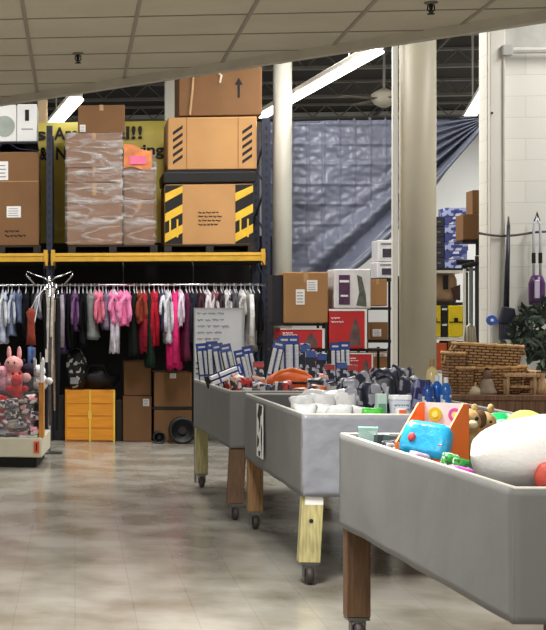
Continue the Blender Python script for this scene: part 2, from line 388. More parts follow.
# ------------------------------------------------------------------ cartons
def carton(label, box, Y, depth, m=M_card, name='cardboard_box', cat='box', group=None, labels=(), tape=True, rz=0, extra=None, z0=None, flaps=False):
    x0, y0, x1, y1 = box; xc = (x0 + x1) / 2
    a, c = WX(x0, Y), WX(x1, Y); zt, zb = WZ(y0, Y, xc), WZ(y1, Y, xc)
    if z0 is not None: zb = z0
    w, h = c - a, zt - zb
    o = thing(name, label, cat, ((a + c) / 2, Y + depth / 2, zb), rz, group)
    b = MB(); b.box(0, 0, 0, w, depth, h); b.build('body', m, o, bevel=min(.012, w * .04))
    if tape:
        b = MB(); b.box(0, -depth / 2 - .0015, h * .8, .05 if w > .25 else w * .15, .003, h * .2); b.box(0, 0, h, .05, depth, .002)
        b.build('tape', M_tape, o)
    if flaps:
        b = MB(); b.box(0, -depth / 4, h + .001, w * .98, depth * .49, .006); b.box(0, depth / 4, h + .001, w * .98, depth * .49, .006); b.build('flap', m, o)
    for (lx, lz, lw, lh) in labels:       # fractions of the front face, from its left bottom
        b = MB(); b.box((lx + lw / 2 - .5) * w, -depth / 2 - .002, lz * h, lw * w, .003, lh * h)
        b.m = 1
        for k in range(4): b.box((lx + lw * .45 - .5) * w, -depth / 2 - .004, (lz + lh * (.15 + .2 * k)) * h, lw * w * (.75 - .1 * (k % 2)), .002, lh * h * .05)
        tag(b.build('paper_label', [M_paper, mat('print_grey', (120, 118, 116), .8)], o), 'white paper label')
    if extra: extra(o, w, h, depth)
    return o
def pallet(label, px0, px1, Y, depth, zb, h=.1):
    a, c = WX(px0, Y), WX(px1, Y)
    o = thing('pallet', label, 'pallet', ((a + c) / 2, Y + depth / 2, zb), 0, 'dark pallets on the yellow beams')
    w = c - a
    for k in range(5):
        b = MB(); b.box(0, -depth / 2 + .06 + k * (depth - .12) / 4, h - .018, w, .1, .018); b.build('deck_board', M_pallet, o)
    for k in (-1, 0, 1):
        b = MB(); b.box(k * (w / 2 - .05), 0, .0, .09, depth, h - .019); b.build('stringer', M_pallet, o)
    return o
ZD = zb1 + .002
YB = YR + .05
ph = .1
pallet('dark pallet under the big carton with two white labels', -38, 41, YB, 1.05, ZD)
pallet('dark pallet under the stretch-wrapped carton stack', 68, 158, YB, 1.05, ZD)
pallet('dark pallet under the carton with yellow and black corners', 164, 256, YB, 1.05, ZD)
zp = ZD + ph
def writing(px, lines, sz, col=M_ink):
    def f(o, w, h, d):
        for i, (s, fx, fz, fw, fh) in enumerate(lines):
            text_mb(s, fw * w, fh * h, (fx - .5) * w, fz * h, -d / 2 - .002, .01).build('lettering', col, o)
    return f
def squig(x0, z0, w, h, y, n, mb, seed=0, th=.006):     # illegible small print / handwriting as wavy strokes
    rnd = random.Random(seed)
    for i in range(n):
        z = z0 + h * (1 - (i + .5) / n); x = x0
        end = x0 + w * rnd.uniform(.55, 1)
        while x < end:
            L_ = w * rnd.uniform(.08, .2); k = max(3, int(L_ / (th * 1.6)))
            mb.tube([(x + L_ * j / k, y, z + h / n * .25 * sin(j * 2.2 + rnd.random()) * rnd.uniform(.4, 1)) for j in range(k + 1)], th / 2, 4)
            x += L_ + w * .05
def bigleft(o, w, h, d):
    b = MB(); squig((.55 - .5) * w, .08 * h, .3 * w, .1 * h, -d / 2 - .003, 2, b, 3, .014); b.build('print', M_ink, o)
    b = MB(); b.box(0, -d / 2 - .002, .68 * h, w * .98, .003, .01); b.build('crease', M_tape, o)
carton('big brown carton with two white labels on the top shelf of the rack', (-36, 152, 39, 241), YB, 1.0, M_card2, labels=((.42, .70, .17, .2), (.57, .30, .19, .12)), tape=False, extra=bigleft, z0=zp)
zl = WZ(152, YB, 0)
b = MB(); xa_, xb_ = WX(-36, YB), WX(38, YB)
b.sheet(lambda u, v: (xa_ + u * (xb_ - xa_), YB - .02 + v * 1.0, zl + .012 + .10 * max(0, 1 - abs(u - .55) * 3.2) * (1 - v * .4) + .012 * sin(u * 23 + v * 5)), 40, 10)
tag(b.build('plastic_sheet', mat('navy_sheet', (34, 40, 78), .5, var=.3), thick=.006, smooth=True), 'navy plastic sheet crumpled on top of the big labelled carton', 'sheet')
def fruit(o, w, h, d):
    y = -d / 2 - .003
    b = MB(); b.M = Matrix.Translation((w * .26, y, h * .42)) @ Matrix.Rotation(pi / 2, 4, 'X')
    b.lathe([(.115, 0), (.13, 0), (.13, .004), (.115, .004)], 32); b.build('printed_ring', mat('ring_grey', (150, 160, 150), .6), o)
    b = MB(); b.prism([(w * .27 + .075 * sin(a) * (1 if a < pi else .9), h * .42 + .07 * cos(a) * (1 if cos(a) < 0 else .8)) for a in [2 * pi * k / 20 for k in range(20)]], y, y + .002); b.build('printed_fruit', mat('fruit_red', (200, 52, 46), .6), o)
    b = MB(); b.box(-w * .2, y, .86 * h, w * .45, .003, .03); b.build('print', mat('ring_grey', (150, 160, 150), .6), o)
zt = zl + .13
carton('white carton with round red fruit emblem above the navy sheet', (-34, 105, 16.5, 0), YB + .02, .8, mat('white_carton', (224, 224, 222), .6, var=.04), tape=False, extra=fruit, z0=zt, labels=())
def mark(o, w, h, d):
    b = MB(); b.box(0, -d / 2 - .003, h * .55, .05, .003, .14); b.build('printed_bar', M_ink, o)
    b = MB(); b.tube([(-.07 + .01 * k, -d / 2 - .003, h * .33 + .008 * sin(k * 2.1)) for k in range(15)], .005, 4); b.build('print', mat('print_grey', (120, 118, 116), .8), o)
carton('plain white carton with a small black mark beside the fruit emblem carton', (17, 104, 37, 0), YB + .02, .8, mat('white_carton', (224, 224, 222), .6, var=.04), tape=False, extra=mark, z0=zt)
b = MB(); b.box((WX(-36, YB) + WX(37.5, YB)) / 2, YB + .45, zt - .032, WX(37.5, YB) - WX(-36, YB), .95, .03)
tag(b.build('carton_tray', M_black, bevel=.005), 'black flat tray under the white cartons on the navy sheet', 'tray')

def wrapst(lab, bx, z0, m=M_card2, dep=.9, dy=0, **k):
    carton(lab, bx, YB + dy, dep, m, z0=z0, group=None, **k)
def z_(py): return WZ(py, YB, 95)
M_wc = mat('wrapped_card', (132, 98, 74), .45, var=.1, vs=4, bump=.15, bs=10)
wrapst('wide carton at the bottom of the stretch-wrapped stack', (67, 183, 122, 0), zp, M_wc, flaps=True)
wrapst('flat carton second from the bottom of the stretch-wrapped stack', (67, 168, 122, 0), z_(183) + .008, M_wc)
wrapst('glossy wrapped carton third from the bottom of the stack', (66, 133, 122, 0), z_(168) + .004, M_wc)
wrapst('small brown carton topmost on the stretch-wrapped stack', (78, 105, 125, 0), z_(133) + .006, M_card2, .6, .05, labels=((.04, .05, .12, .25),))
wrapst('lower carton of the short pile against the stretch-wrapped stack', (123.5, 200, 155, 0), zp, M_wc, .7, .12)
wrapst('upper carton of the short pile with a pink and orange sheet on it', (123.5, 155, 155, 0), z_(200) + .006, M_wc, .7, .12)
b = MB(); a, c = WX(124, YB), WX(152, YB)
b.m = 0; b.sheet(lambda u, v: (a + u * (c - a), YB + .1 - .02 * v, z_(168) + .02 * sin(u * 6) + v * (z_(144) - z_(168)) * (1 - .25 * u)), 10, 6)
b.m = 1; b.sheet(lambda u, v: (a + .07 + u * .2, YB + .075, z_(164) + v * .1), 4, 2)
tag(b.build('printed_sheet', [mat('sheet_orange', (228, 140, 84), .5, var=.3, vs=9), mat('sheet_pink', (232, 110, 150), .5)], thick=.004), 'crumpled pink and orange printed sheet on the short carton pile', 'sheet')
# stretch wrap film
def film_mat():
    m = bpy.data.materials.new('stretch_film'); m.use_nodes = True; nt = m.node_tree; N = nt.nodes; L = nt.links; N.clear()
    out = N.new('ShaderNodeOutputMaterial'); mx = N.new('ShaderNodeMixShader'); tr = N.new('ShaderNodeBsdfTransparent'); gl = N.new('ShaderNodeBsdfPrincipled')
    gl.inputs['Base Color'].default_value = (.75, .75, .75, 1); gl.inputs['Roughness'].default_value = .12
    tc = N.new('ShaderNodeTexCoord'); mp = N.new('ShaderNodeMapping'); mp.inputs['Scale'].default_value = (1.1, 1, 4.5); mp.inputs['Rotation'].default_value = (0, .35, 0); L.new(tc.outputs['Object'], mp.inputs[0])
    nz = N.new('ShaderNodeTexNoise'); nz.inputs['Scale'].default_value = 2.4; nz.inputs['Detail'].default_value = 6; nz.inputs['Distortion'].default_value = 1.2; L.new(mp.outputs[0], nz.inputs[0])
    cr = N.new('ShaderNodeValToRGB'); cr.color_ramp.elements[0].position = .46; cr.color_ramp.elements[0].color = (.05, .05, .05, 1); cr.color_ramp.elements[1].position = .78; cr.color_ramp.elements[1].color = (.85, .85, .85, 1)
    L.new(nz.outputs[0], cr.inputs[0]); L.new(cr.outputs[0], mx.inputs[0])
    bp = N.new('ShaderNodeBump'); bp.inputs['Strength'].default_value = .6; bp.inputs['Distance'].default_value = .03; L.new(nz.outputs[0], bp.inputs['Height']); L.new(bp.outputs[0], gl.inputs['Normal'])
    L.new(tr.outputs[0], mx.inputs[1]); L.new(gl.outputs[0], mx.inputs[2]); L.new(mx.outputs[0], out.inputs[0]); return m
M_film = film_mat()
for (pa, pb, ya, yc, dep, dy, lab) in ((66, 122.3, 133, 243, .9, 0, 'clear stretch film wrapped around the wide carton stack'), (122.9, 156, 155, 243, .7, .12, 'clear stretch film wrapped around the short carton pile')):
    a, c = WX(pa, YB) - .012, WX(pb, YB) + .012; zt_, zb_ = z_(ya) + .01, z_(yc); w = c - a
    b = MB(); pr = [(-w / 2, dep + .012), (-w / 2, -.012), (w / 2, -.012), (w / 2, dep + .012)]
    def fn(u, v):
        s = u * 3; i = min(2, int(s)); f = s - i
        x = pr[i][0] + (pr[i + 1][0] - pr[i][0]) * f; y = pr[i][1] + (pr[i + 1][1] - pr[i][1]) * f
        q = .006 * noise.noise(Vector((x * 6, y * 6, v * 14)))
        return (x, y - abs(q), v * (zt_ - zb_))
    b.sheet(fn, 60, 30); tag(b.build('stretch_wrap', M_film, loc=((a + c) / 2, YB + dy, zb_), smooth=True), lab, 'plastic wrap')

# the hazard-striped bulk cartons
M_hy = mat('hazard_yellow', (222, 180, 46), .6)
def hazard(o, w, h, d):
    y = -d / 2
    for s in (-1, 1):
        pw = w * .2; xc = s * (w / 2 - pw / 2)
        b = MB(); b.box(xc, y - .002, 0.01, pw, .004, h - .02); b.m = 1
        sl = pw * .55; step = h / 3.0
        for k in range(3):
            z = .03 + k * step
            lo = [z, z + sl]; th = step * .42
            zz = [min(h - .02, max(.012, q)) for q in (lo[0], lo[1], lo[1] + th, lo[0] + th)]
            b.prism([(xc - pw / 2, zz[0]), (xc + pw / 2, zz[1]), (xc + pw / 2, zz[2]), (xc - pw / 2, zz[3])], y - .006, y - .003)
        b.build('hazard_stripes', [M_ink, M_hy], o)
        for s2 in (-1, 1):
            b = MB(); b.box(xc + s2 * .045, y - .009, h * .12, .02, .004, h * .3); b.build('strap', M_hy, o)
    b = MB(); squig(-.12 * w, .3 * h, .28 * w, .26 * h, y - .004, 4, b, 9, .012); b.build('print', M_ink, o)
def slash(o, w, h, d):
    y = -d / 2
    for s in (-1, 1):
        pw = .11 * w; xc = s * w * .39
        b = MB()
        for k in range(5):
            z = h * (.1 + .14 * k); b.prism([(xc - pw / 2, z), (xc + pw / 2, z + pw * .7), (xc + pw / 2, z + pw * .7 + h * .065), (xc - pw / 2, z + h * .065)], y - .003, y)
        b.build('slanted_stripes', M_ink, o)
    for s in (-1, 1):
        b = MB(); b.box(s * w * .29, y - .0015, 0, .012, .003, h); b.build('fold_line', mat('fold', (150, 104, 60), .8), o)
def arrow(o, w, h, d):
    y = -d / 2; b = MB(); x = w * .22; z = h * .35
    b.prism([(x - .015, z), (x + .015, z), (x + .015, z + .16), (x + .05, z + .16), (x, z + .25), (x - .05, z + .16), (x - .015, z + .16)], y - .003, y)
    b.build('arrow_print', M_ink, o)
    b = MB(); b.tube([(-w * .32, y - .01, h * .98), (-w * .34, y - .01, h * .5), (-w * .37, y - .012, .01)], .016, 6); b.build('strap', M_tape, o)
    b = MB(); b.tube([(-w * .02, y - .008, h * .85), (w * .01, y - .008, h * .8), (-w * .01, y - .008, h * .66)], .015, 6); b.build('tape_scrap', mat('tape_pale', (220, 205, 180), .4), o)
carton('bulk carton with yellow and black striped corners standing on pallet', (165, 184, 253, 0), YB, .95, M_card3, z0=zp, extra=hazard, tape=False)
zz = z_(184)
b = MB(); a, c = WX(164, YB), WX(256, YB); b.box((a + c) / 2, YB + .48, zz + .004, c - a, 1.0, .13, tx=1.02, ty=1.02); b.box((a + c) / 2, YB + .48, zz + .134, (c - a) * .93, .92, .03)
tag(b.build('plastic_tray', M_black, bevel=.01), 'black plastic lid tray between the two striped bulk cartons', 'lid')
z2 = zz + .166
carton('orange-brown bulk carton with short slanted black stripes at the sides', (168, 117, 257, 0), YB, .95, M_card3, z0=z2, extra=slash, tape=False)
z3 = z_(117) + .004
carton('brown carton with black up arrow topmost above the striped bulk cartons', (179, 66, 262, 0), YB + .05, .9, M_card2, z0=z3, extra=arrow, tape=False)

# ------------------------------------------------------------------ clothes on the rail
YC = YR - .3; ZRAIL = WZ(285, YC, 150)
M_hang = mat('hanger_plastic', (196, 196, 200), .3)
def garment(kind, px, wpx, ybot, col, label, col2=None, seed=0, face=False, group=None):
    rnd = random.Random(seed * 13 + 5)
    x = WX(px, YC); w = wpx * YC / FPX; L_ = (ZRAIL - .045) - WZ(ybot, YC, px)
    o = thing('hanging_' + kind, label, {'shirt': 'shirt', 'dress': 'dress', 'trousers': 'trousers', 'jacket': 'jacket'}[kind], (x, YC, ZRAIL), 0, group)
    b = MB(); b.tube([(0, -.017, -.02), (0, -.018, .008), (0, 0, .018), (0, .018, .006), (0, .01, -.03), (0, 0, -.06)], .004, 6)
    b.tube([(0, -.19, -.10), (0, 0, -.05), (0, .19, -.10)], .006, 6); b.build('hanger', M_hang, o, smooth=True)
    dep = .17 if kind != 'trousers' else .13
    nf = rnd.choice([5, 6, 7]); ph_ = rnd.uniform(0, 6); n = 28
    prof = []
    K = 14; vs = []; fs = []
    for i in range(K + 1):
        t = i / K; z = -.05 - t * (L_ - .0)
        sh = min(1, .25 + t * 9)
        ww = w / 2 * min(1, .35 + t * 3.2) * (1 + .25 * t if kind in ('dress',) else 1)
        dd = dep * sh * (1 + .15 * t)
        for k in range(n):
            a = 2 * pi * k / n
            fold = 1 + .22 * t * sin(nf * a + ph_ + t * 1.2) + .06 * sin(3 * a + t * 7)
            zz_ = z - (.02 * sin(nf * a) if i == K else 0) - (.05 * abs(sin(a)) if t < .12 else 0)
            vs.append((ww * cos(a) * fold + .012 * sin(t * 5 + ph_), dd * sin(a), zz_))
    for i in range(K):
        for k in range(n): fs.append((i * n + k, (i + 1) * n + k, (i + 1) * n + (k + 1) % n, i * n + (k + 1) % n))
    fs += [tuple(range(n)), tuple(K * n + k for k in range(n))[::-1]]
    b = MB(); b.add(vs, fs)
    b.build('garment_body', cloth(col), o, smooth=True)
    if kind in ('shirt', 'jacket'):
        ls = L_ * rnd.uniform(.45, .8)
        for s in (-1, 1):
            b = MB(); xs = s * w * .22; b.tube([(0, -dep * .9, -.13), (xs, -dep - .02, -.22), (xs * 1.5, -dep - .035, -.2 - ls * .5), (xs * 1.3, -dep - .03, -.13 - ls)], w * .2, 8, w * .13)
            b.build('sleeve', cloth(col2 or col), o, smooth=True)
    elif kind == 'trousers':
        for s in (-1, 1):
            b = MB(); xs = s * w * .2; b.tube([(xs * .6, -dep * .4, -.1), (xs, -dep - .01, -.3), (xs * 1.4, -dep - .02, -L_ * .7), (xs * 1.2, -dep, -L_ * 1.04)], w * .24, 8, w * .2)
            b.build('trouser_leg', cloth(col2 or col), o, smooth=True)
    elif col2:
        b = MB(); b.tube([(0, -dep - .01, -.12), (.01, -dep - .02, -L_ * .5), (0, -dep * 1.15 - .02, -L_ * .98)], w * .2, 8, w * .26); b.build('front_panel', cloth(col2), o, smooth=True)
    return o
G = [
 ('shirt', 3, 8, 342, (178, 186, 205), 'pale blue-white shirt at the frame-edge end of the clothes rail', (225, 228, 235)),
 ('shirt', 12, 7, 335, (120, 132, 160), 'grey-blue shirt second on the rail beside the pale shirt', (200, 206, 220)),
 ('dress', 19, 6, 322, (86, 96, 122), 'slate blue narrow dress near the end of the clothes rail', None),
 ('shirt', 75, 7, 330, (92, 62, 100), 'purple patterned shirt beside the stand of belts', (120, 84, 128)),
 ('trousers', 26, 6, 340, (14, 15, 20), None, None), ('shirt', 38, 6, 318, (96, 98, 104), 'grey top hanging above the rust vest', (150, 150, 156)),
 ('trousers', 55, 6, 350, (20, 20, 24), None, None),
 ('dress', 62, 7, 352, (62, 44, 78), 'dark violet dress hanging beside the purple patterned shirt', (150, 140, 152)),
 ('shirt', 83, 7, 345, (12, 12, 15), None, None), ('trousers', 70, 6, 348, (15, 15, 18), None, None),
 ('dress', 91, 9, 338, (118, 122, 120), 'grey flared skirt dress between black clothes and pink top', None),
 ('shirt', 99, 9, 322, (226, 122, 148), 'light pink small shirt beside the grey flared dress', None),
 ('dress', 106, 6, 328, (120, 108, 128), 'mauve grey slim dress between the two pink tops', None),
 ('shirt', 113, 9, 323, (235, 130, 175), 'bright pink shirt with white trousers hanging behind it', (240, 140, 185)),
 ('trousers', 114.5, 7, 352, (214, 208, 222), 'white small trousers below the bright pink shirt', None),
 ('jacket', 124, 12, 325, (240, 120, 170), 'bright pink jacket, widest pink thing on the rail', (245, 140, 185)),
 ('dress', 134, 7, 355, (14, 22, 17), None, None),
 ('jacket', 141, 10, 322, (140, 62, 44), 'rust brown jacket above the dark red trousers', None),
 ('dress', 144, 7, 352, (130, 24, 44), 'dark red trousers-length dress below the rust jacket', (150, 32, 50)),
 ('trousers', 154, 8, 345, (168, 28, 46), 'crimson trousers beside the dark green dress', None),
 ('dress', 149, 6, 366, (16, 38, 26), 'dark green long dress behind the crimson trousers', None),
 ('shirt', 162, 6, 330, (54, 58, 84), 'navy shirt between the crimson trousers and white shirt', (200, 202, 210)),
 ('shirt', 168, 8, 342, (196, 198, 208), 'white shirt beside the magenta dress', (215, 215, 222)),
 ('dress', 174, 9, 368, (192, 30, 96), 'magenta long dress, longest colourful thing on the rail', (214, 50, 116)),
 ('shirt', 180, 6, 326, (205, 190, 206), 'pale lilac shirt just past the magenta dress', None),
 ('dress', 186, 6, 360, (84, 26, 54), 'dark plum dress between lilac shirt and whiteboard', None),
 ('trousers', 192, 6, 345, (30, 32, 44), 'charcoal trousers at the edge of the whiteboard', None),
 ('shirt', 200, 6, 316, (58, 34, 42), None, None), ('shirt', 207, 6, 315, (196, 190, 194), 'white top above the start of the whiteboard writing', None),
 ('shirt', 214, 7, 316, (120, 78, 84), 'dusty rose top above the whiteboard', (206, 200, 204)), ('shirt', 221, 6, 315, (50, 40, 46), None, None),
 ('shirt', 227, 7, 318, (196, 194, 196), 'grey-white top above the far top corner of the whiteboard', None), ('shirt', 234, 6, 316, (74, 72, 78), None, None),
 ('shirt', 241, 7, 326, (190, 188, 186), 'pale grey shirt just past the whiteboard corner', None),
 ('dress', 250, 8, 350, (128, 126, 124), 'long grey dress at the rack-upright end of the rail', (210, 208, 206)), ('shirt', 258, 7, 345, (20, 20, 24), None, None),
]
for i, (k, px, wp, yb_, col, lab, c2_) in enumerate(G):
    grp = None
    if lab is None: lab = {'shirt': 'black or dark plain top among the coloured clothes on the rail', 'trousers': 'black plain trousers hanging from the chrome clothes rail', 'dress': 'near-black long dress beside the rust jacket'}[k]; grp = 'dark clothes on the rail'
    garment(k, px, wp * 1.3, yb_, col, lab, c2_, seed=i, group=grp)
# second black row in between
for i, px in enumerate((8, 33, 46, 67, 79, 87, 95, 103, 118, 130, 137, 159, 165, 190, 197, 204, 217, 224, 231, 237, 246, 254)):
    o = garment('shirt', px, 5, (322 + (i * 7) % 14) if px < 194 or px > 243 else 314, [(20, 20, 24), (30, 28, 36), (58, 58, 66), (18, 18, 22)][i % 4], 'dark narrow shirt squeezed between other clothes on the rail', None, seed=90 + i, group='dark narrow shirts on the rail')
    for c_ in kids(o): c_.location.y += .12
    
# rust vest and blue jeans hanging lower in front
for (px, y0, y1, wpx, col, nm, lab, cat) in ((31, 308, 345, 10, (138, 62, 48), 'hanging_vest', 'rust red vest hanging low in front of the dark rail end', 'vest'), (31.5, 345, 366, 9, (74, 96, 140), 'hanging_jeans', 'faded blue jeans hanging under the rust red vest', 'jeans')):
    Y = 18.9; a = WX(px, Y); z1, z0 = WZ(y0, Y, px), WZ(y1, Y, px); w = wpx * Y / FPX
    o = thing(nm, lab, cat, (a, Y, z1))
    H = z1 - z0
    b = MB(); b.lathe([(w * .18, 0), (w * .3, -.03), (w * .5, -H * .12), (w * .36, -H * .3), (w * .4, -H * .7), (w * .5, -H)][::-1], 20, sy=.5); b.build('garment_body', cloth(col), o, smooth=True)
    b = MB()
    if 'vest' in nm:
        zt2 = ZRAIL - z1
        b.tube([(.0, 0, -.01), (.06, 0, .12), (.18, .3, zt2 - .02), (.18, .8, zt2 + .0)], .006, 6); b.build('hanger', M_hang, o)
    else:
        b.tube([(-w * .2, -.02, -.02), (-w * .25, -.03, -H * 1.25)], w * .2, 8); b.build('trouser_leg', cloth(col), o, smooth=True)
        b = MB(); b.tube([(.0, .03, -.01), (.02, .12, .2), (.1, .8, ZRAIL - z1)], .006, 6); b.build('hanger', M_hang, o)

# ------------------------------------------------------------------ under the clothes
YU = YR - .15
o = thing('cabinet', 'orange two-door cabinet with yellow trim on the floor below the clothes', 'cabinet', ((WX(65, YU) + WX(115, YU)) / 2, YU + .3, 0))
w = WX(115, YU) - WX(65, YU); h = WZ(390, YU, 90)
M_or = mat('orange_laminate', (232, 152, 34), .5, var=.12, vs=3, aniso=(1, 1, 8)); M_oy = mat('yellow_trim', (240, 205, 80), .4)
b = MB(); b.box(0, .02, 0, w, .56, h); b.build('body', M_or, o, bevel=.006)
for s in (-1, 1):
    d_ = MB(); d_.box(s * w * .245, -.27, .02, w * .46, .02, h - .04); dd = d_.build('door', M_or, o, bevel=.005)
    b = MB(); b.box(s * .015, -.29, h * .45, .012, .02, .09); b.build('handle', M_oy, dd)
    for k in range(1, 4): b = MB(); b.box(s * w * .245, -.283, .02 + k * (h - .04) / 4, w * .44, .006, .006); b.build('door_groove', mat('orange_dark', (196, 118, 20), .6), dd)
b = MB(); b.box(-w * .0, -.285, .0, .02, .012, h); b.box(w / 2 - .01, -.285, 0, .022, .012, h); b.build('edge_trim', M_oy, o)
for (bx, lab, lb, m) in (((123, 396, 151.5, 440), 'tall brown carton on the floor beside the orange cabinet', ((.7, .78, .22, .16),), M_card2), ((154, 410, 192, 440), 'wide brown carton on the floor behind the black round tubs', (), M_card2)):
    carton(lab, bx, YU + .1, .6, m, labels=lb, z0=0, tape=False)
carton('upright brown carton standing on the tall floor carton', (124, 361, 151, 0), YU + .12, .5, M_card2, z0=WZ(396, YU + .1, 137) + .004, tape=False)
b = MB(); b.box((WX(153, YU) + WX(193, YU)) / 2, YU + .4, WZ(410, YU + .1, 172) + .004, WX(193, YU) - WX(153, YU), .6, .03); tag(b.build('black_board', M_black), 'black board lying between the two wide brown cartons', 'board')
carton('wide brown carton with taped top on the black board', (154, 372, 192, 0), YU + .1, .55, M_card2, labels=((.42, .82, .16, .14),), z0=WZ(410, YU + .1, 172) + .036, tape=False)
for (px, r_, lab) in ((159, 6, 'small black round tub on the floor in front of the wide carton'), (182, 13, 'large black round wheel-like tub on the floor by the wide carton')):
    Y = YU - .12; r = r_ * Y / FPX
    o = thing('round_tub', lab, 'tub', (WX(px, Y), Y, 0)); b = MB(); b.M = Matrix.Translation((0, 0, r)) @ Matrix.Rotation(pi / 2, 4, 'X')
    b.lathe([(r * .7, -.1), (r, -.1), (r, .1), (r * .8, .1), (r * .75, .04), (0, .04)], 28); b.build('tub_body', M_black, o, smooth=True)
    b = MB(); b.M = Matrix.Translation((0, 0, r)) @ Matrix.Rotation(pi / 2, 4, 'X'); b.lathe([(r * .3, .045), (r * .3, .06), (0, .06)], 16); b.build('hub', mat('hub_dark', (36, 32, 34), .5), o)
# black storage totes behind
for (bx, lab) in (((53, 395, 64, 440), 'narrow black tote on the floor beside the orange cabinet'), ((116, 400, 122.5, 440), 'thin black tote between orange cabinet and brown carton'), ((-20, 380, 46, 440), 'wide black tote behind the display bin')):
    carton(lab, bx, YU + .2, .5, M_black, name='storage_tote', cat='tote', z0=0, tape=False)
# bags on the cabinet top
o = thing('duffel_bag', 'black soft bag lying on the orange cabinet', 'bag', (WX(97, YU), YU + .3, h))
b = MB(); b.ell((0, 0, .14), .27, .2, .14, 20, 12, .25, 3); b.build('bag_body', mat('black_bag', (22, 22, 27), .55, bump=.5, bs=8), o, smooth=True)
b = MB(); b.tube([(-.14, -.2, .16), (-.08, -.2, .30), (.08, -.2, .30), (.14, -.2, .16)], .012, 6); b.build('bag_handle', M_ink, o, smooth=True)
o = thing('patterned_bag', 'black bag with white patches hanging above the orange cabinet', 'bag', (WX(76, YU - .05), YU + .12, WZ(392, YU, 76)))
b = MB(); b.ell((0, 0, .27), .13, .12, .26, 18, 12, .2, 8); b.build('bag_body', printed('bw_print', [(18, 18, 20), (20, 20, 22), (20, 20, 22), (210, 210, 210), (18, 18, 20)], 22), o, smooth=True)
b = MB(); b.box(-.02, -.14, .1, .1, .01, .08); b.build('bag_patch', mat('grey_patch', (150, 150, 152), .6), o)

# ------------------------------------------------------------------ belt stand
Y = 18.0
o = thing('belt_stand', 'chrome floor stand with hanger-shaped arms holding long belts', 'stand', (WX(49.5, Y), Y, 0))
zt = WZ(276, Y, 50)
b = MB(); b.tube([(0, 0, .02), (0, 0, zt)], .014, 10); b.build('pole', M_chrome, o, smooth=True)
b = MB(); b.tube([(-.14, -.08, .02), (.14, .08, .02)], .015, 8); b.tube([(-.14, .08, .02), (.14, -.08, .02)], .015, 8); b.build('base', M_steel, o)
for s in (-1, 1):
    b = MB(); b.tube([(0, -.02, zt - .07), (s * .06, -.03, zt - .02), (s * .13, -.04, zt + .0), (s * .25, -.06, zt + .05), (s * .26, -.06, zt + .01), (s * .15, -.05, zt - .11)], .009, 8); b.build('arm', M_chrome, o, smooth=True)
M_belts = [cloth((205, 200, 192)), cloth((88, 78, 70)), cloth((24, 22, 24)), cloth((150, 128, 104)), cloth((40, 40, 44))]
bl = [(-2.5, 0, 290, 362, 'pale'), (0.5, 1, 296, 425, 'brown grey'), (2.5, 0, 288, 378, 'pale'), (4.5, 3, 300, 410, 'tan'), (6.5, 2, 290, 430, 'black'), (-5, 2, 292, 385, 'black'), (8.5, 4, 296, 415, 'charcoal')]
for i, (dx, mi, y0, y1, cn) in enumerate(bl):
    x = WX(50 + dx, Y); z1, z0 = WZ(y0, Y, 50), WZ(y1, Y, 50)
    t = thing('belt', ['pale long belt hanging from the stand on the side of the rust vest', 'brown-grey belt hanging close to the stand pole', 'pale belt hanging just past the stand pole', 'tan belt hanging past the pale belts on the stand', 'long black belt hanging among the belts on the stand', 'black belt hanging beside the rust vest', 'charcoal belt hanging outermost toward the purple shirt'][i], 'belt', (x, Y - .09, z1), 0, 'belts on the chrome stand')
    b = MB(); b.sheet(lambda u, v: ((u - .5) * .03 + .008 * sin(v * 5 + i), .01 * sin(v * 4 + i * 2), -v * (z1 - z0)), 2, 16); b.build('strap', M_belts[mi], t, thick=.005)
    b = MB(); b.tube([(-.018, -.006, .02), (.018, -.006, .02), (.018, -.006, -.02), (-.018, -.006, -.02), (-.018, -.006, .02)], .004, 6); b.tube([(0, 0, .02), (0, .03, .06)], .004, 5); b.build('buckle', M_chrome, t)

# ------------------------------------------------------------------ display bin with shoes
pf = PT(42, 457, 16.2); rzD = R(-3)
o = thing('display_bin', 'cream-based display bin with clear sides full of shoes and soft toys', 'display', (pf.x, pf.y, 0), rzD)
WD, DD = 1.5, 1.25
M_cream = mat('cream_laminate', (212, 206, 184), .5, var=.04)
b = MB(); b.box(-WD / 2, DD / 2, .0, WD - .12, DD - .12, .105); b.build('plinth', M_ink, o)
b = MB(); b.box(-WD / 2, DD / 2, .106, WD, DD, .2); b.build('base', M_cream, o, bevel=.012)
b = MB(); b.box(-.055, -.004, .15, .055, .006, .12); b.m = 1; b.box(-.055, -.008, .17, .012, .004, .08)
tag(b.build('price_tag', [mat('tag_orange', (232, 84, 30), .5), M_ink], o), 'orange price tag')
M_amber = wood('amber_wood', (190, 128, 52))
b = MB(); b.box(-.01 , .10, .307, .05, .14, .56); tag(b.build('corner_post', M_amber, o, bevel=.004), 'amber wooden corner board')
b = MB(); b.box(0.0, .02, .87, .035, .012, .2); b.build('white_card', M_paper, o)
b = MB(); b.box(-.075, .07, .87, .012, .012, .35); b.box(-.02, .07, .87, .012, .012, .30); b.build('upright_rod', M_steel, o)
M_acr = bpy.data.materials.new('clear_acrylic'); M_acr.use_nodes = True
_n = M_acr.node_tree.nodes; _l = M_acr.node_tree.links; _n.clear(); _o = _n.new('ShaderNodeOutputMaterial'); _m = _n.new('ShaderNodeMixShader'); _t = _n.new('ShaderNodeBsdfTransparent'); _g = _n.new('ShaderNodeBsdfGlossy'); _g.inputs['Roughness'].default_value = .05; _m.inputs[0].default_value = .06
_l.new(_t.outputs[0], _m.inputs[1]); _l.new(_g.outputs[0], _m.inputs[2]); _l.new(_m.outputs[0], _o.inputs[0])
b = MB(); b.box(-WD / 2 - .04, .008, .307, WD - .08, .008, .62); b.build('clear_panel', M_acr, o)
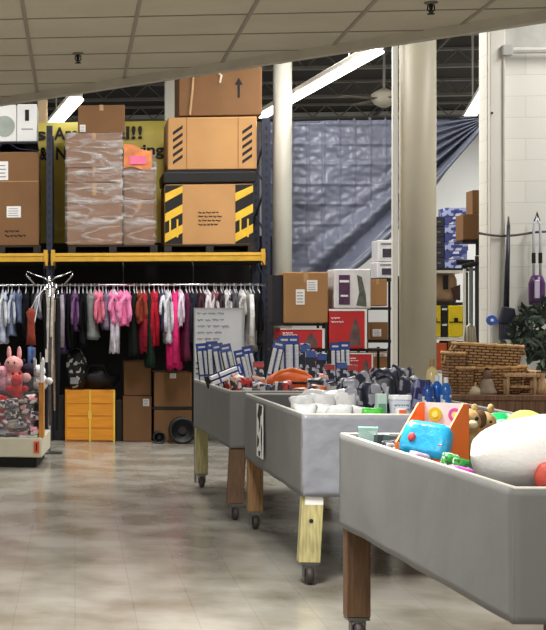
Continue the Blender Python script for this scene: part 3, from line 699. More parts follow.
b = MB(); b.box(-WD / 2, .70, .307, WD - .1, .9, .44); b.build('inner_riser', M_ink, o)
# shoes / toys
MD = Matrix.Translation((pf.x, pf.y, 0)) @ Matrix.Rotation(rzD, 4, 'Z')
def shoe(label, loc, rot, cu, cs, group='shoes in the clear display bin', sc=1):
    o = thing('shoe', label, 'shoe', loc, 0, group, rot=rot)
    L_ = .22 * sc
    fp = [(-.5, .16), (-.45, .3), (-.2, .3), (.1, .34), (.35, .32), (.5, .12), (.5, -.12), (.35, -.3), (.1, -.34), (-.2, -.3), (-.45, -.3), (-.5, -.16)]
    b = MB(); n = len(fp); b.add([(x * L_, y * .25 * L_ / .22 * .9, 0) for x, y in fp] + [(x * L_, y * .25 * L_ / .22 * .9, .018) for x, y in fp], [tuple(range(n))[::-1], tuple(range(n, 2 * n))] + [(i, (i + 1) % n, (i + 1) % n + n, i + n) for i in range(n)])
    b.build('sole', plastic(cs), o, bevel=.003)
    b = MB(); vs = []; K = 10; m = 12
    for i in range(K + 1):
        t = i / K; x = (-.48 + .96 * t) * L_; hgt = (.085 - .05 * t) * (sin(pi * min(1, t * 3 + .35) / 2)) * (1 if t < .97 else .5); wd = (.065 + .015 * sin(pi * t)) * L_ / .22 * (1 if .03 < t < .97 else .6) * .5
        for k in range(m + 1):
            a = pi * k / m; vs.append((x, wd * cos(a), .018 + hgt * sin(a)))
    fs = [(i * (m + 1) + k, i * (m + 1) + k + 1, (i + 1) * (m + 1) + k + 1, (i + 1) * (m + 1) + k) for i in range(K) for k in range(m)] + [tuple(range(m + 1)), tuple(K * (m + 1) + k for k in range(m + 1))[::-1]]
    b.add(vs, fs); b.build('upper', cloth(cu), o, smooth=True)
    return o
rnd = random.Random(11)
scol = [((226, 150, 165), (240, 236, 232), 'pink'), ((222, 214, 206), (120, 96, 84), 'cream'), ((54, 42, 48), (200, 196, 190), 'dark plum'), ((190, 186, 196), (60, 54, 58), 'grey'), ((120, 84, 76), (220, 210, 200), 'brown'), ((30, 28, 32), (190, 160, 160), 'black'), ((214, 120, 132), (60, 50, 56), 'rose'), ((150, 150, 170), (230, 228, 226), 'lavender grey')]
rows = [(.31, 5, 0), (.39, 5, .06), (.47, 5, .1), (.55, 4, .12), (.66, 4, .14)]
place = ['in the bottom layer', 'in the second layer', 'in the middle layer', 'in the fourth layer', 'on the top layer']
for ri, (z, n, dy) in enumerate(rows):
    for k in range(n):
        cu, cs, cn = scol[(ri * 3 + k * 5 + (k * k) % 3) % 8]
        px = -.15 - k * .145 - (ri % 2) * .05
        where = ['beside the amber board', 'second from the board', 'third from the board', 'fourth from the board', 'at the picture edge'][k]
        if k == 2 and ri > 1: cu, cs, cn = (198, 38, 44), (230, 226, 222), 'red'
        p = MD @ Vector((px, .10 + dy * .25 + .02 * (k % 2), z))
        shoe('%s shoe %s of the bin, %s' % (cn, place[ri], where), p, (rnd.uniform(-.25, .25), rnd.uniform(-.15, .15), rnd.choice([0, pi]) + rnd.uniform(-.35, .35)), cu, cs)
pz = [printed('mix_a', [(30, 26, 32), (224, 216, 214), (226, 140, 156), (40, 34, 44)], 24), printed('mix_b', [(206, 200, 206), (60, 50, 66), (150, 70, 90)], 24), printed('mix_c', [(32, 28, 36), (120, 110, 130), (220, 210, 206)], 30)]
def mixed_items():
    lab = ['black, white and pink patterned pouch lowest beside the amber board', 'grey patterned pouch in the second row from the amber board', 'black and grey patterned pouch in the middle of the bin front', 'pink-flecked dark pouch under the tall-eared pink toy', 'grey and plum pouch near the picture edge of the bin', 'dark flecked pouch above the red shoes at the bin front', 'black and white pouch just under the white soft toy', 'small plum and grey pouch beside the white card', 'dark patterned pouch at the bin front close to the picture edge']
    for i, (x, z) in enumerate(((-.10, .345), (-.20, .43), (-.31, .50), (-.16, .56), (-.42, .42), (-.30, .62), (-.11, .66), (-.08, .50), (-.44, .60))):
        pouch('patterned_pouch', lab[i], 'pouch', MD @ Vector((x, .075, z)), .13, .09, .075, pz[i % 3], 70 + i, (.2, .3 * sin(i * 2), .4 * cos(i)), 'patterned pouches in the display bin')
def soft_toy(label, loc, colb, s, seed, cat='soft toy', ears=True, group='soft toys on the display bin'):
    o = thing('soft_toy', label, cat, loc, rnd.uniform(-.4, .4), group)
    b = MB(); b.ell((0, 0, .1 * s), .1 * s, .08 * s, .1 * s, 18, 12, .15, seed); b.ell((0, -.03 * s, .23 * s), .075 * s, .07 * s, .07 * s, 16, 10, .08, seed); b.build('toy_body', cloth(colb), o, smooth=True)
    for k in (-1, 1):
        b = MB()
        b.ell((k * .045 * s, -.02 * s, .32 * s), .02 * s, .015 * s, .06 * s if ears else .025 * s, 10, 8); b.build('ear', cloth(colb), o, smooth=True)
        b = MB(); b.ell((k * .11 * s, -.04 * s, .12 * s), .045 * s, .035 * s, .04 * s, 10, 8); b.build('arm', cloth(colb), o, smooth=True)
        b = MB(); b.ell((k * .028 * s, -.095 * s, .245 * s), .008 * s, .006 * s, .008 * s, 8, 6); b.build('eye', M_ink, o)
    return o
for (px, py, col, s, lab, e) in ((15, 375, (232, 170, 168), 1.25, 'pink and white soft toy with tall ears sitting above the red shoes', True), (39, 385, (226, 224, 222), .95, 'white soft toy sitting nearest the amber corner board', True), (3, 372, (238, 176, 192), .9, 'pale pink soft toy at the cropped picture edge', False), (28, 372, (44, 36, 50), 1.0, 'dark purple soft toy between the pink and white toys', False), (16, 398, (190, 34, 40), .8, 'red soft toy below the tall-eared pink toy', False)):
    Y = 16.75; zb = .752 + (.0 if py > 380 else 0.0)
    if py == 398: Y = 16.42; zb = .70
    soft_toy(lab, (WX(px, Y), Y, zb), col, s, px, ears=e)

# ------------------------------------------------------------------ bin tables
M_skirt = mat('grey_skirt_cloth', (116, 116, 115), .75, var=.05, vs=2.5, bump=.12, bs=9, spec=.25)
M_silver = mat('silver_grey_sheet', (132, 134, 142), .35, var=.08, vs=4, bump=.9, bs=6)
M_inner = mat('tray_inner', (92, 92, 92), .8, var=.1)
M_hem = mat('pale_hem', (205, 202, 192), .6)
TOPZ = .965
def bin_table(label, pn, tn, pf_, tf, legmats, skirt_bot, seed, end_mat=None, patch=False):
    a = PT(pn, HZ, tn); c = PT(pf_, HZ, tf); a.z = c.z = 0
    rz = math.atan2((c - a).x, (c - a).y) * -1; L_ = (c - a).length; Wd = 1.22
    o = thing('bin_table', label, 'table', a, rz)     # local: x across (0..W), y along (0..L)
    hk = TOPZ - skirt_bot
    per = [(0, L_), (0, 0), (Wd, 0), (Wd, L_), (0, L_)]
    ns = ['skirt', 'skirt', 'skirt', 'skirt']
    for i in range(4):
        p, q = per[i], per[i + 1]; ln = math.hypot(q[0] - p[0], q[1] - p[1]); ex, ey = (q[0] - p[0]) / ln * .006, (q[1] - p[1]) / ln * .006; p = (p[0] - ex, p[1] - ey); q = (q[0] + ex, q[1] + ey); nx, ny = (q[1] - p[1]) / ln, -(q[0] - p[0]) / ln
        def fn(u, v):
            s = u * ln; k = (1 - v)
            d = .004 + (.007 * noise.noise(Vector((s * 3, i * 5 + seed, v * 1.5))) + .002 * sin(s * 9 + seed)) * k ** .7 * (min(u, 1 - u) > .001)
            if end_mat and i == 1: d += .012 * noise.noise(Vector((s * 9, v * 7, seed)))* k
            return (p[0] + (q[0] - p[0]) * u - nx * d * -1, p[1] + (q[1] - p[1]) * u + ny * d, TOPZ - hk * k - (.004 * noise.noise(Vector((s * 2, seed, i))) if v == 0 else 0))
        b = MB(); b.sheet(fn, 44, 16)
        b.build('skirt_panel', end_mat if (end_mat and i == 1) else M_skirt, o, thick=.004, smooth=True)
    # top rim + tray
    th = .035
    for (x, y, sx, sy) in ((th / 2, L_ / 2, th, L_), (Wd - th / 2, L_ / 2, th, L_), (Wd / 2, th / 2, Wd - 2 * th, th), (Wd / 2, L_ - th / 2, Wd - 2 * th, th)):
        b = MB(); b.box(x, y, TOPZ - .28, sx, sy, .275); b.build('side_board', M_inner, o, bevel=.004)
    b = MB(); b.tube([(.005, 0, TOPZ), (.005, L_, TOPZ)], .007, 6); b.tube([(0, .0, TOPZ), (Wd, 0, TOPZ)], .007, 6); b.tube([(Wd - .005, 0, TOPZ), (Wd - .005, L_, TOPZ)], .006, 6); b.tube([(0, L_, TOPZ), (Wd, L_, TOPZ)], .006, 6)
    b.build('rim_hem', M_hem, o, smooth=True)
    b = MB(); b.box(Wd / 2, L_ / 2, TOPZ - .12, Wd - 2 * th, L_ - 2 * th, .03); b.build('tray', M_inner, o)
    k = 0
    for (x, y) in ((.056, .02), (.052, L_ - .09), (Wd - .085, .10), (Wd - .085, L_ - .12)):
        lw = .12 if (y < 1) else .108
        if k == 0: x = lw / 2 + .012; y = .075
        if seed == 1 and k == 0: x, y = .22, .14
        lg = MB(); lg.box(x, y, .125, lw, .085, TOPZ - .28 - .127)
        if k < 1: lg.v = [(v[0] - .038 * (v[2] < .3), v[1] - .05 * (v[2] < .3), v[2]) for v in lg.v]
        lo = lg.build('leg', legmats[k], o, bevel=.004)
        if k == 0: x -= .038; y -= .05
        b = MB(); b.box(x, y, .112, .1, .09, .012); b.build('caster_plate', M_steel, lo)
        b = MB(); b.box(x - .03, y - .01, .04, .006, .055, .075); b.box(x, y - .01, .098, .066, .055, .014); b.box(x + .03, y - .01, .04, .006, .055, .075); b.build('caster_fork', M_steel, lo)
        b = MB(); b.M = Matrix.Translation((x, y - .03, .051)) @ Matrix.Rotation(pi / 2, 4, 'Y'); b.lathe([(0, -.018), (.040, -.022), (.05, -.012), (.05, .012), (.040, .022), (0, .018)], 20); b.build('caster_wheel', [mat('caster_rubber', (52, 44, 42), .6)], lo, smooth=True)
        if seed == 2 and k == 0:
            b = MB(); b.box(x + .03, y - .012, skirt_bot - .05, .1, .006, .08); b.build('white_cap', M_paper, lo)
            b = MB(); b.M = Matrix.Translation((x + .012, y - .022, .36)) @ Matrix.Rotation(pi / 2, 4, 'X'); b.lathe([(0, 0), (.012, 0), (.012, .004), (0, .004)], 12); b.build('bolt', M_ink, lo)
        k += 1
    if patch:
        y0, y1 = L_ * .55, L_ * .74; z0, z1 = skirt_bot + .08, TOPZ - .03
        b = MB(); b.box(-.022, 0, 0, .003, .3, z1 - z0)
        b.v = [(v[0], (y0 + y1) / 2 + v[1], v[2] + z0) for v in b.v]
        b.m = 1; zc_ = (z0 + z1) / 2; yc = (y0 + y1) / 2
        def blob(pts): 
            n = len(pts); b.add([(-.0255, yc + p[0], zc_ + p[1]) for p in pts] + [(-.022, yc + p[0], zc_ + p[1]) for p in pts], [tuple(range(n)), tuple(range(n, 2 * n))[::-1]] + [(i, (i + 1) % n, (i + 1) % n + n, i + n) for i in range(n)])
        blob([(-.13, .17), (.02, .18), (.1, .1), (.02, .06), (.03, -.01), (-.03, .03), (-.04, .1), (-.1, .12)])
        blob([(-.13, .02), (-.08, .05), (-.07, -.05), (-.12, -.17)]); blob([(.02, -.06), (.1, -.03), (.12, -.12), (.05, -.1)]); blob([(-.04, -.13), (.06, -.14), (.04, -.17), (-.02, -.17)])
        tag(b.build('printed_patch', [M_paper, M_ink], o), 'white patch with black print')
    return o, a, rz, L_
W_p = wood('pale_pine', (172, 162, 112)); W_b = wood('stained_brown', (98, 70, 44)); W_m = wood('mid_brown', (138, 104, 66))
T1 = bin_table('grey-skirted bin table with big white plush toy on it', 514, 5.08, 341, 7.52, [W_b, W_b, W_b, W_b], .535, 1)
T2 = bin_table('grey-skirted bin table with black and white patch on its skirt', 303, 9.08, 246, 11.60, [W_p, W_m, W_b, W_b], .50, 2, end_mat=M_silver, patch=True)
T3 = bin_table('grey-skirted bin table in front of the whiteboard holding carded brushes', 230.5, 12.0, 194.5, 14.45, [W_b, W_p, W_b, W_b], .54, 3)
def inv(T, x, y, z=0):
    o, a, rz, L_ = T; return Matrix.Translation(a) @ Matrix.Rotation(rz, 4, 'Z') @ Vector((x, y, z))
FZ = TOPZ - .089                        # tray surface

# ------------------------------------------------------------------ whiteboard on easel
Y = 15.0
x0, x1 = WX(194.5, Y), WX(243.5, Y); z1, z0 = WZ(308.5, Y, 220), WZ(398, Y, 220)
o = thing('whiteboard', 'white board covered in handwriting standing behind the carded brushes', 'whiteboard', ((x0 + x1) / 2, Y, 0))
w = x1 - x0
b = MB(); b.box(0, 0, z0, w, .015, z1 - z0); b.build('board', mat('board_white', (243, 246, 250), .35, var=.03), o)
b = MB(); b.box(0, -.008, z1 - .006, w + .01, .02, .012); b.box(-w / 2, -.004, z0, .012, .02, z1 - z0); b.box(w / 2, -.004, z0, .012, .02, z1 - z0); b.box(0, -.01, z0, w, .03, .012); b.build('frame', mat('board_frame', (190, 192, 196), .4), o)
for s in (-1, 1):
    b = MB(); b.tube([(s * (w / 2 - .01), .02, z1 - .1), (s * (w / 2 - .01), .02, 0)], .011, 8); b.build('leg', M_steel, o)
b = MB(); squig(-w * .45, z0 + (z1 - z0) * .34, w * .8, (z1 - z0) * .64, -.010, 9, b, 4, .005); squig(-w * .47, z0 + .05, w * .14, (z1 - z0) * .36, -.010, 6, b, 6, .006)
b.build('handwriting', mat('marker_ink', (52, 56, 84), .7), o)

# ------------------------------------------------------------------ table 3 contents: carded brushes and packs
M_cb = mat('card_blue', (34, 66, 150), .4); M_gw = mat('blister_white', (222, 226, 230), .35, var=.12, vs=20, aniso=(1, 1, 6))
def brush_pack(label, px, ytop, t, lean, rzz, blue=M_cb, wpx=11, group='carded brushes on the bin table'):
    p = PT(px, HZ, t); zt = PT(px, ytop, t).z; H = (zt - FZ) / cos(lean); w = wpx * t / FPX
    o = thing('brush_pack', label, 'package', (p.x, p.y, FZ), 0, group, rot=(-.12, lean, rzz))
    b = MB(); b.box(0, 0, 0, w, .008, H); b.build('card', M_ink, o, bevel=.003)
    b = MB(); b.box(0, -.006, H * .84, w * .98, .004, H * .15); b.m = 1; b.box(0, -.009, H * .90, w * .6, .003, H * .035); b.build('printed_header', [blue, M_paper], o)
    for s in (-1, 1):
        b = MB(); b.box(s * w * .24, -.018, H * .1, w * .34, .026, H * .73); b.build('brush_head', M_gw, o, bevel=.006)
    b = MB(); b.box(0, -.03, H * .4, w * .08, .006, H * .42); b.box(0, -.03, H * .3, w * .96, .006, H * .04); b.build('card_band', blue, o)
    return o
bp = [(206, 343, 14.1, -.08, .1, 'black-headed brush pack first in the row before the whiteboard'), (215, 341, 14.0, -.05, .05, 'brush pack second in the row before the whiteboard'),
      (225, 343, 13.9, -.16, 0, 'brush pack leaning at the middle of the whiteboard'), (235, 344, 13.8, -.2, 0, 'brush pack leaning beside the whiteboard edge'),
      (248, 350, 13.6, -.2, .1, 'tilted brush pack past the whiteboard corner'), (256, 346, 13.7, -.18, .1, 'thin brush pack leaning beside the dark clothes'),
      (268, 340, 13.8, .22, -.1, 'blue brush pack leaning toward the two tall packs'), (285, 335, 13.9, 0, 0, 'tall brush pack above the orange tool bag'),
      (294, 335, 13.9, 0, 0, 'tall brush pack beside the red carton'), (277, 338, 13.95, .12, 0, 'blue brush pack between leaning pack and tall pack'),
      (336, 342, 13.6, .0, 0, 'brush pack in front of the red vacuum carton'), (345.5, 341, 13.6, .0, 0, 'brush pack in front of the red carton, beside its twin')]
for (px, yt, t, ln, rzz, lab) in bp: brush_pack(lab, px, yt, t, ln, rzz, wpx=10 if px in (256, 248, 336, 345.5) else 11.5)
# one lying brush pack on the corner
p = PT(222, HZ, 13.2); o = brush_pack('blue and white brush pack lying across the table corner before the whiteboard', 224, 345, 13.15, 0, 0, wpx=12)
o.rotation_euler = (-.5, R(72), R(8)); o.location = (PT(206, HZ, 13.3).x, PT(206, HZ, 13.3).y, FZ + .10)
# orange tool bag
p = PT(291, HZ, 13.0); o = thing('tool_bag', 'orange tool bag with blue tag among the carded brushes', 'bag', (p.x, p.y, FZ))
b = MB(); b.ell((0, 0, .11), .19, .14, .115, 22, 12, .12, 4); b.build('bag_body', mat('orange_nylon', (226, 98, 36), .55, bump=.3, bs=14), o, smooth=True)
b = MB(); b.tube([(-.14, -.05, .15), (-.10, -.06, .2), (0, -.06, .225), (.10, -.06, .2), (.14, -.05, .15)], .016, 8); b.build('bag_handle', mat('orange_strap', (236, 128, 48), .6), o, smooth=True)
b = MB(); b.tube([(-.19, -.08, .09), (-.08, -.145, .12), (.08, -.145, .12), (.19, -.08, .09)], .01, 6); b.build('zip', M_ink, o)
b = MB(); b.lathe([(0, 0), (.045, .01), (.04, .04), (0, .05)], 14, c=(-.02, -.17, .03)); b.build('blue_tag', mat('tag_blue', (52, 110, 200), .4), o, smooth=True)
def pouch(name, label, cat, loc, sx, sy, sz, mats, seed=0, rot=(0, 0, 0), group=None, header=None):
    o = thing(name, label, cat, loc, 0, group, rot=rot)
    b = MB(); n = 20
    b.lathe([(.001, 0), (.42, .0), (.5, .1 * sz), (.5, .5 * sz), (.49, .88 * sz), (.42, sz), (.001, sz)], 28, sx=sx, sy=sy, sq=7)
    b.v = [(v[0] + .16 * sx * noise.noise(Vector(v) * 14 + Vector((seed, 0, 0))), v[1] + .16 * sy * noise.noise(Vector(v) * 14 + Vector((0, seed, 0))), max(0, v[2] + .2 * sz * noise.noise(Vector(v) * 11 + Vector((0, 0, seed))))) for v in b.v]
    b.build('pack_body', mats, o, smooth=True)
    if header:
        b = MB(); b.box(0, -sy * .46, sz * .45, sx * .7, .004, sz * .32); b.build('pack_label', header, o)
    return o
pr_a = printed('pack_dark', [(34, 36, 48), (20, 20, 26), (190, 190, 196), (40, 60, 110)], 26)
pr_b = printed('pack_orange', [(226, 104, 40), (200, 196, 192), (40, 40, 48), (232, 130, 60)], 26)
pr_c = printed('pack_red', [(184, 38, 36), (220, 216, 210), (40, 36, 40)], 26)
pr_d = printed('pack_white', [(214, 216, 216), (196, 200, 202), (228, 228, 226), (150, 156, 160)], 20)
pr_e = printed('pack_navy', [(24, 26, 44), (38, 40, 60), (150, 150, 160), (20, 20, 28)], 16)
pl = [('dark', pr_a), ('orange', pr_b), ('red and white', pr_c), ('dark', pr_a)]
k = 0
PN = ['at the aisle side', 'just in from the aisle', 'a third across', 'near the middle', 'past the middle', 'two thirds across', 'close to the pillar side', 'at the pillar side']
for (v, us) in ((.06, [.10, .22, .33, .45, .57, .69, .81, .93]), (.20, [.1, .24, .36, .60, .74, .88]), (.36, [.1, .25, .75, .9]), (.55, [.12, .3, .8]), (.76, [.2, .9])):
    for u in us:
        cn, m = pl[(k * 3 + k // 4) % 4]
        pos = inv(T3, .07 + u * 1.08, .1 + v * 2.2, FZ)
        if abs(pos.x - p.x) < .24 and abs(pos.y - p.y) < .24: k += 1; continue
        depthw = {.06: 'along the near rim', .20: 'in the second row', .36: 'in the third row', .55: 'in the fourth row', .76: 'in the back row'}[v]
        pouch('small_pack', '%s small pack %s among brushes, %s' % (cn, depthw, PN[min(7, int(u * 8))]), 'package', pos, .12, .10, .10 + .05 * ((k * 7) % 3) / 2 + v * .05, m, k, (0, 0, rnd.uniform(-.6, .6)), 'small packs on the brush table')
        k += 1

mixed_items()
M_dot = printed('dotted_dark', [(30, 34, 62), (34, 36, 60), (26, 28, 50), (200, 204, 216)], 34)
for (px, t, h_, lab) in ((303, 13.9, .42, 'dark dotted upright pack beside the two tall brush packs'), (311, 13.7, .37, 'dark dotted upright pack above the far end of the orange tool bag'), (321, 13.8, .34, 'dark dotted pack in front of the wide red carton'), (258, 13.3, .28, 'short dotted pack between the leaning brush packs'), (328, 13.2, .26, 'short dotted pack before the twin brush packs'), (343, 13.0, .28, 'dotted pack in front of the twin brush packs'), (352, 13.0, .26, 'dotted pack closest to the pillar on the brush table')):
    q = PT(px, HZ, t); o = thing('dotted_pack', lab, 'package', (q.x, q.y, FZ), 0, 'dotted packs on the brush table', rot=(-.1, .06 * sin(px), 0))
    b = MB(); b.box(0, 0, 0, .085, .04, h_); b.build('pack_body', M_dot, o, bevel=.006)
    b = MB(); b.box(0, -.022, h_ * .82, .08, .004, h_ * .15); b.build('printed_header', plastic((60, 96, 170) if int(px) % 2 else (190, 60, 60)), o)
# ------------------------------------------------------------------ table 2 contents
# white packets in front
wl = [(305, 9.7, .13, .11), (321, 9.9, .16, .10), (340, 9.8, .15, .10), (303, 10.6, .16, .12), (322, 10.6, .17, .13), (343, 10.6, .15, .14), (356, 9.9, .13, .09)]
wlab = ['white wrapped pack nearest the front-skirt corner', 'white wrapped pack second along the near rim', 'white wrapped pack third along the near rim', 'white wrapped pack behind the corner pack', 'white wrapped pack behind the second rim pack', 'white wrapped pack beside the dark bundles', 'small white wrapped pack beside the green packet']
for i, (px, t, s, h_) in enumerate(wl):
    q = PT(px, HZ, t); pouch('wrapped_pack', wlab[i] + ' of the patch table', 'package', (q.x, q.y, FZ), s, s * .8, h_, pr_d, i, (0, 0, rnd.uniform(-.3, .3)), 'white wrapped packs')
o = thing('plastic_bag', 'clear white plastic bag spread over the packs behind the white wrapped packs', 'bag', PT(328, HZ, 11.2).xy.to_3d() + Vector((0, 0, FZ)))
b = MB(); b.ell((0, 0, .06), .19, .13, .085, 24, 12, .5, 2); b.v = [(v[0], v[1], max(0, v[2])) for v in b.v]; b.build('bag_body', mat('milky_plastic', (220, 222, 224), .3, bump=.6, bs=9), o, smooth=True)
# dark bundles
dl = [(352, 11.35, .17, .17), (366, 11.2, .15, .20), (378, 11.4, .15, .23), (390, 11.2, .15, .23), (401, 11.3, .14, .24), (358, 10.7, .14, .12), (372, 10.65, .14, .16), (386, 10.75, .13, .18), (345, 11.5, .13, .13), (410, 10.95, .13, .2)]
dlab = ['dark striped cloth bundle nearest the brush table', 'navy cloth bundle with pale stripe beside the pillar foot', 'tall dark cloth bundle at the pillar foot', 'dark cloth bundle with white band in front of the pillar', 'navy bundle leaning beside the purple pack', 'low dark bundle behind the green packet', 'dark bundle behind the white tub', 'dark bundle between white tub and purple pack', 'small dark bundle beside the red carton corner', 'dark bundle between the purple pack and blue bottles']
for i, (px, t, s, h_) in enumerate(dl):
    q = PT(px, HZ, t); o = pouch('cloth_bundle', dlab[i], 'bundle', (q.x, q.y, FZ), s, s, h_ + .04, pr_e, 30 + i, (rnd.uniform(-.12, .12), rnd.uniform(-.15, .15), rnd.uniform(-.5, .5)), 'dark cloth bundles')
    b = MB(); b.tube([(-s * .3, -s * .5, .03), (0, -s * .54, h_ * .55), (s * .2, -s * .48, h_ * .95)], .011, 6); b.build('pale_strap', mat('strap_pale', (196, 196, 204), .6), o, smooth=True)
q = PT(417, HZ, 10.4); o = thing('purple_pack', 'dark purple and blue packet leaning by the pillar beside the blue bottles', 'package', (q.x, q.y, FZ), 0, rot=(-.15, .22, .15))
b = MB(); b.box(0, 0, 0, .12, .06, .24, tx=.95); b.build('pack_body', printed('purple_print', [(46, 36, 80), (60, 50, 110), (40, 40, 90), (110, 120, 150)], 30), o, bevel=.012)
b = MB(); b.box(0, -.033, .05, .1, .004, .05); b.build('pack_label', mat('lilac_label', (140, 150, 180), .5), o)
def bottle(label, px, t, h_, r, col, capc, group, z=FZ):
    q = PT(px, HZ, t); o = thing('bottle', label, 'bottle', (q.x, q.y, z), 0, group)
    b = MB(); b.lathe([(0, 0), (r, 0), (r, h_ * .68), (r * .8, h_ * .78), (r * .35, h_ * .84), (r * .35, h_ * .88), (0, h_ * .88)], 20); b.build('bottle_body', plastic(col, .25), o, smooth=True)
    b = MB(); b.lathe([(0, h_ * .86), (r * .45, h_ * .86), (r * .42, h_), (0, h_)], 16); b.build('cap', plastic(capc), o)
    b = MB(); b.lathe([(r * 1.01, h_ * .2), (r * 1.01, h_ * .55)], 20); b.build('bottle_label', printed('blabel_%d' % int(px), [col, (220, 222, 226), col], 30), o)
    return o
bottle('blue bottle closest to the purple packet', 428, 10.3, .24, .036, (30, 70, 140), (20, 40, 90), 'blue bottles on the patch table')
bottle('bright blue bottle at the middle of the three', 437, 10.5, .26, .036, (28, 90, 176), (200, 205, 210), 'blue bottles on the patch table')
bottle('blue bottle next to the wicker baskets', 446, 10.4, .25, .034, (36, 96, 170), (210, 214, 220), 'blue bottles on the patch table')
bottle('tall bottle with pale yellow-green body in front of the shelf', 432, 10.85, .36, .042, (196, 180, 128), (150, 120, 80), None)
q = PT(400, HZ, 9.75); o = thing('tub', 'white square tub with printed lid among the dark bundles', 'tub', (q.x, q.y, FZ))
b = MB(); b.lathe([(0, 0), (.052, 0), (.06, .14), (0, .14)], 24, sq=4); b.build('tub_body', mat('tub_white', (206, 212, 222), .3), o, bevel=.003)
b = MB(); b.lathe([(0, .141), (.064, .141), (.064, .165), (0, .165)], 24, sq=4); b.build('tub_lid', plastic((228, 230, 234)), o)
b = MB(); squig(-.045, .05, .09, .07, -.058, 3, b, 2, .006); b.build('print', mat('print_blue', (90, 110, 160), .6), o)
q = PT(401, HZ, 9.45); o = thing('cup', 'white cup with orange band standing at the near rim', 'cup', (q.x, q.y, FZ))
b = MB(); b.lathe([(0, 0), (.03, 0), (.036, .1), (0, .1)], 22); b.build('cup_body', M_paper, o, smooth=False)
b = MB(); b.box(0, -.036, .035, .035, .01, .06); b.build('orange_label', mat('lab_orange', (232, 96, 40), .5), o)
q = PT(372, HZ, 9.5); pouch('green_packet', 'bright green packet at the near rim of the patch table', 'package', (q.x, q.y, FZ), .12, .08, .10, mat('green_pack', (60, 176, 44), .4, var=.3, vs=30), 4, group=None)
q = PT(381, HZ, 9.85); o = thing('spray_box', 'pale mint upright box behind the green packet', 'box', (q.x, q.y, FZ), .1)
b = MB(); b.box(0, 0, 0, .06, .05, .17); b.build('box_body', mat('mint_card', (176, 200, 190), .5), o, bevel=.004); b = MB(); b.box(0, -.027, .04, .045, .003, .07); b.build('print', mat('mint_dark', (96, 140, 120), .5), o)
q = PT(421, HZ, 9.6); pouch('white_sachet', 'small white sachet between the blue packet and the orange display carton', 'package', (q.x, q.y, FZ), .09, .07, .09, pr_d, 9)
q = PT(430, HZ, 9.9); pouch('blue_sachet', 'small royal blue packet below the blue bottles', 'package', (q.x, q.y, FZ), .09, .07, .10, mat('royal_pack', (44, 54, 150), .4), 12)

# ------------------------------------------------------------------ table 1 contents
M_oc = mat('orange_carton', (250, 122, 32), .5, var=.04)
q = PT(432, HZ, 6.75)
o = thing('display_carton', 'orange slant-sided open carton with round stickers and a blue bag inside', 'box', (q.x, q.y, FZ), R(-40))
w, d, h_ = .2, .24, .27
for s in (-1, 1):
    b = MB(); b.M = Matrix.Translation((s * w / 2, 0, 0)) @ Matrix.Rotation(pi / 2, 4, 'Z')
    b.prism([(-d / 2, 0), (d / 2, 0), (d / 2, h_), (d / 2 - .05, h_), (-d / 2, .11)], -.004, .004); b.build('carton_side', M_oc, o)
b = MB(); b.box(0, -d / 2, 0, w, .006, .11); b.build('carton_front', M_oc, o)
b = MB(); b.box(0, d / 2, 0, w, .006, h_); b.build('carton_back', mat('back_white', (232, 226, 224), .5), o)
b = MB(); b.box(0, 0, 0, w, d, .006); b.build('carton_floor', M_oc, o)
for (dx, c_) in ((-.045, (206, 190, 40)), (.045, (196, 84, 170))):
    b = MB(); b.M = Matrix.Translation((dx, d / 2 - .006, h_ - .05)) @ Matrix.Rotation(pi / 2, 4, 'X'); b.lathe([(0, 0), (.03, 0), (.03, .003), (0, .003)], 20)
    b.m = 1; b.lathe([(0, .003), (.014, .003), (.014, .005), (0, .005)], 16); b.build('round_sticker', [plastic(c_), plastic((240, 230, 120))], o)
q2 = PT(423, HZ, 6.7)
o = thing('blue_pouch', 'bright sky blue shiny pouch with small red emblem in the orange carton', 'bag', (q2.x - .015, q2.y - .05, FZ + .05), R(-22), rot=(-.45, .12, R(-30)))
b = MB(); b.lathe([(.001, 0), (.085, .0), (.1, .03), (.102, .08), (.098, .125), (.08, .15), (.001, .152)], 30, sy=.42, sq=5); b.build('pouch_body', mat('sky_blue_film', (40, 168, 220), .3, var=.2, vs=12, bump=.6, bs=12), o, smooth=True)
b = MB(); b.ell((-.05, -.045, .07), .016, .008, .02, 10, 8); b.build('emblem', mat('emblem_red', (200, 60, 60), .5), o)
b = MB(); b.box(0, -.012, .0, .17, .02, .02); b.build('pouch_hem', mat('pale_lilac', (200, 200, 226), .4), o)
# left rim small things
def P1(px, t): 
    q = PT(px, HZ, t); return Vector((q.x, q.y, FZ))
o = thing('teal_box', 'pale teal printed box standing at the far rim corner', 'box', P1(368, 7.28), R(-10))
b = MB(); b.box(0, 0, 0, .085, .045, .125); b.build('box_body', printed('teal_print', [(120, 170, 166), (170, 206, 200), (90, 130, 132), (200, 220, 214)], 26), o, bevel=.003)
b = MB(); b.box(0, 0, .125, .087, .047, .012); b.build('box_lid', mat('teal_lid', (150, 204, 196), .5), o)
o = thing('teal_box', 'grey-green printed box just behind the pale teal box', 'box', P1(382, 7.2), R(12))
b = MB(); b.box(0, 0, 0, .06, .045, .11); b.build('box_body', printed('teal_print2', [(90, 120, 122), (60, 76, 80), (150, 180, 176)], 26), o, bevel=.003)
pouch('dark_packet', 'black crumpled packet beside the pale teal boxes', 'package', P1(394, 7.1), .10, .08, .085, pr_a, 3)
pouch('dark_packet', 'charcoal crumpled packet in front of the orange carton corner', 'package', P1(402, 7.0), .08, .07, .075, pr_a, 31)
o = thing('yellow_duck', 'small yellow bath toy at the rim before the orange carton', 'toy', P1(401, 6.85))
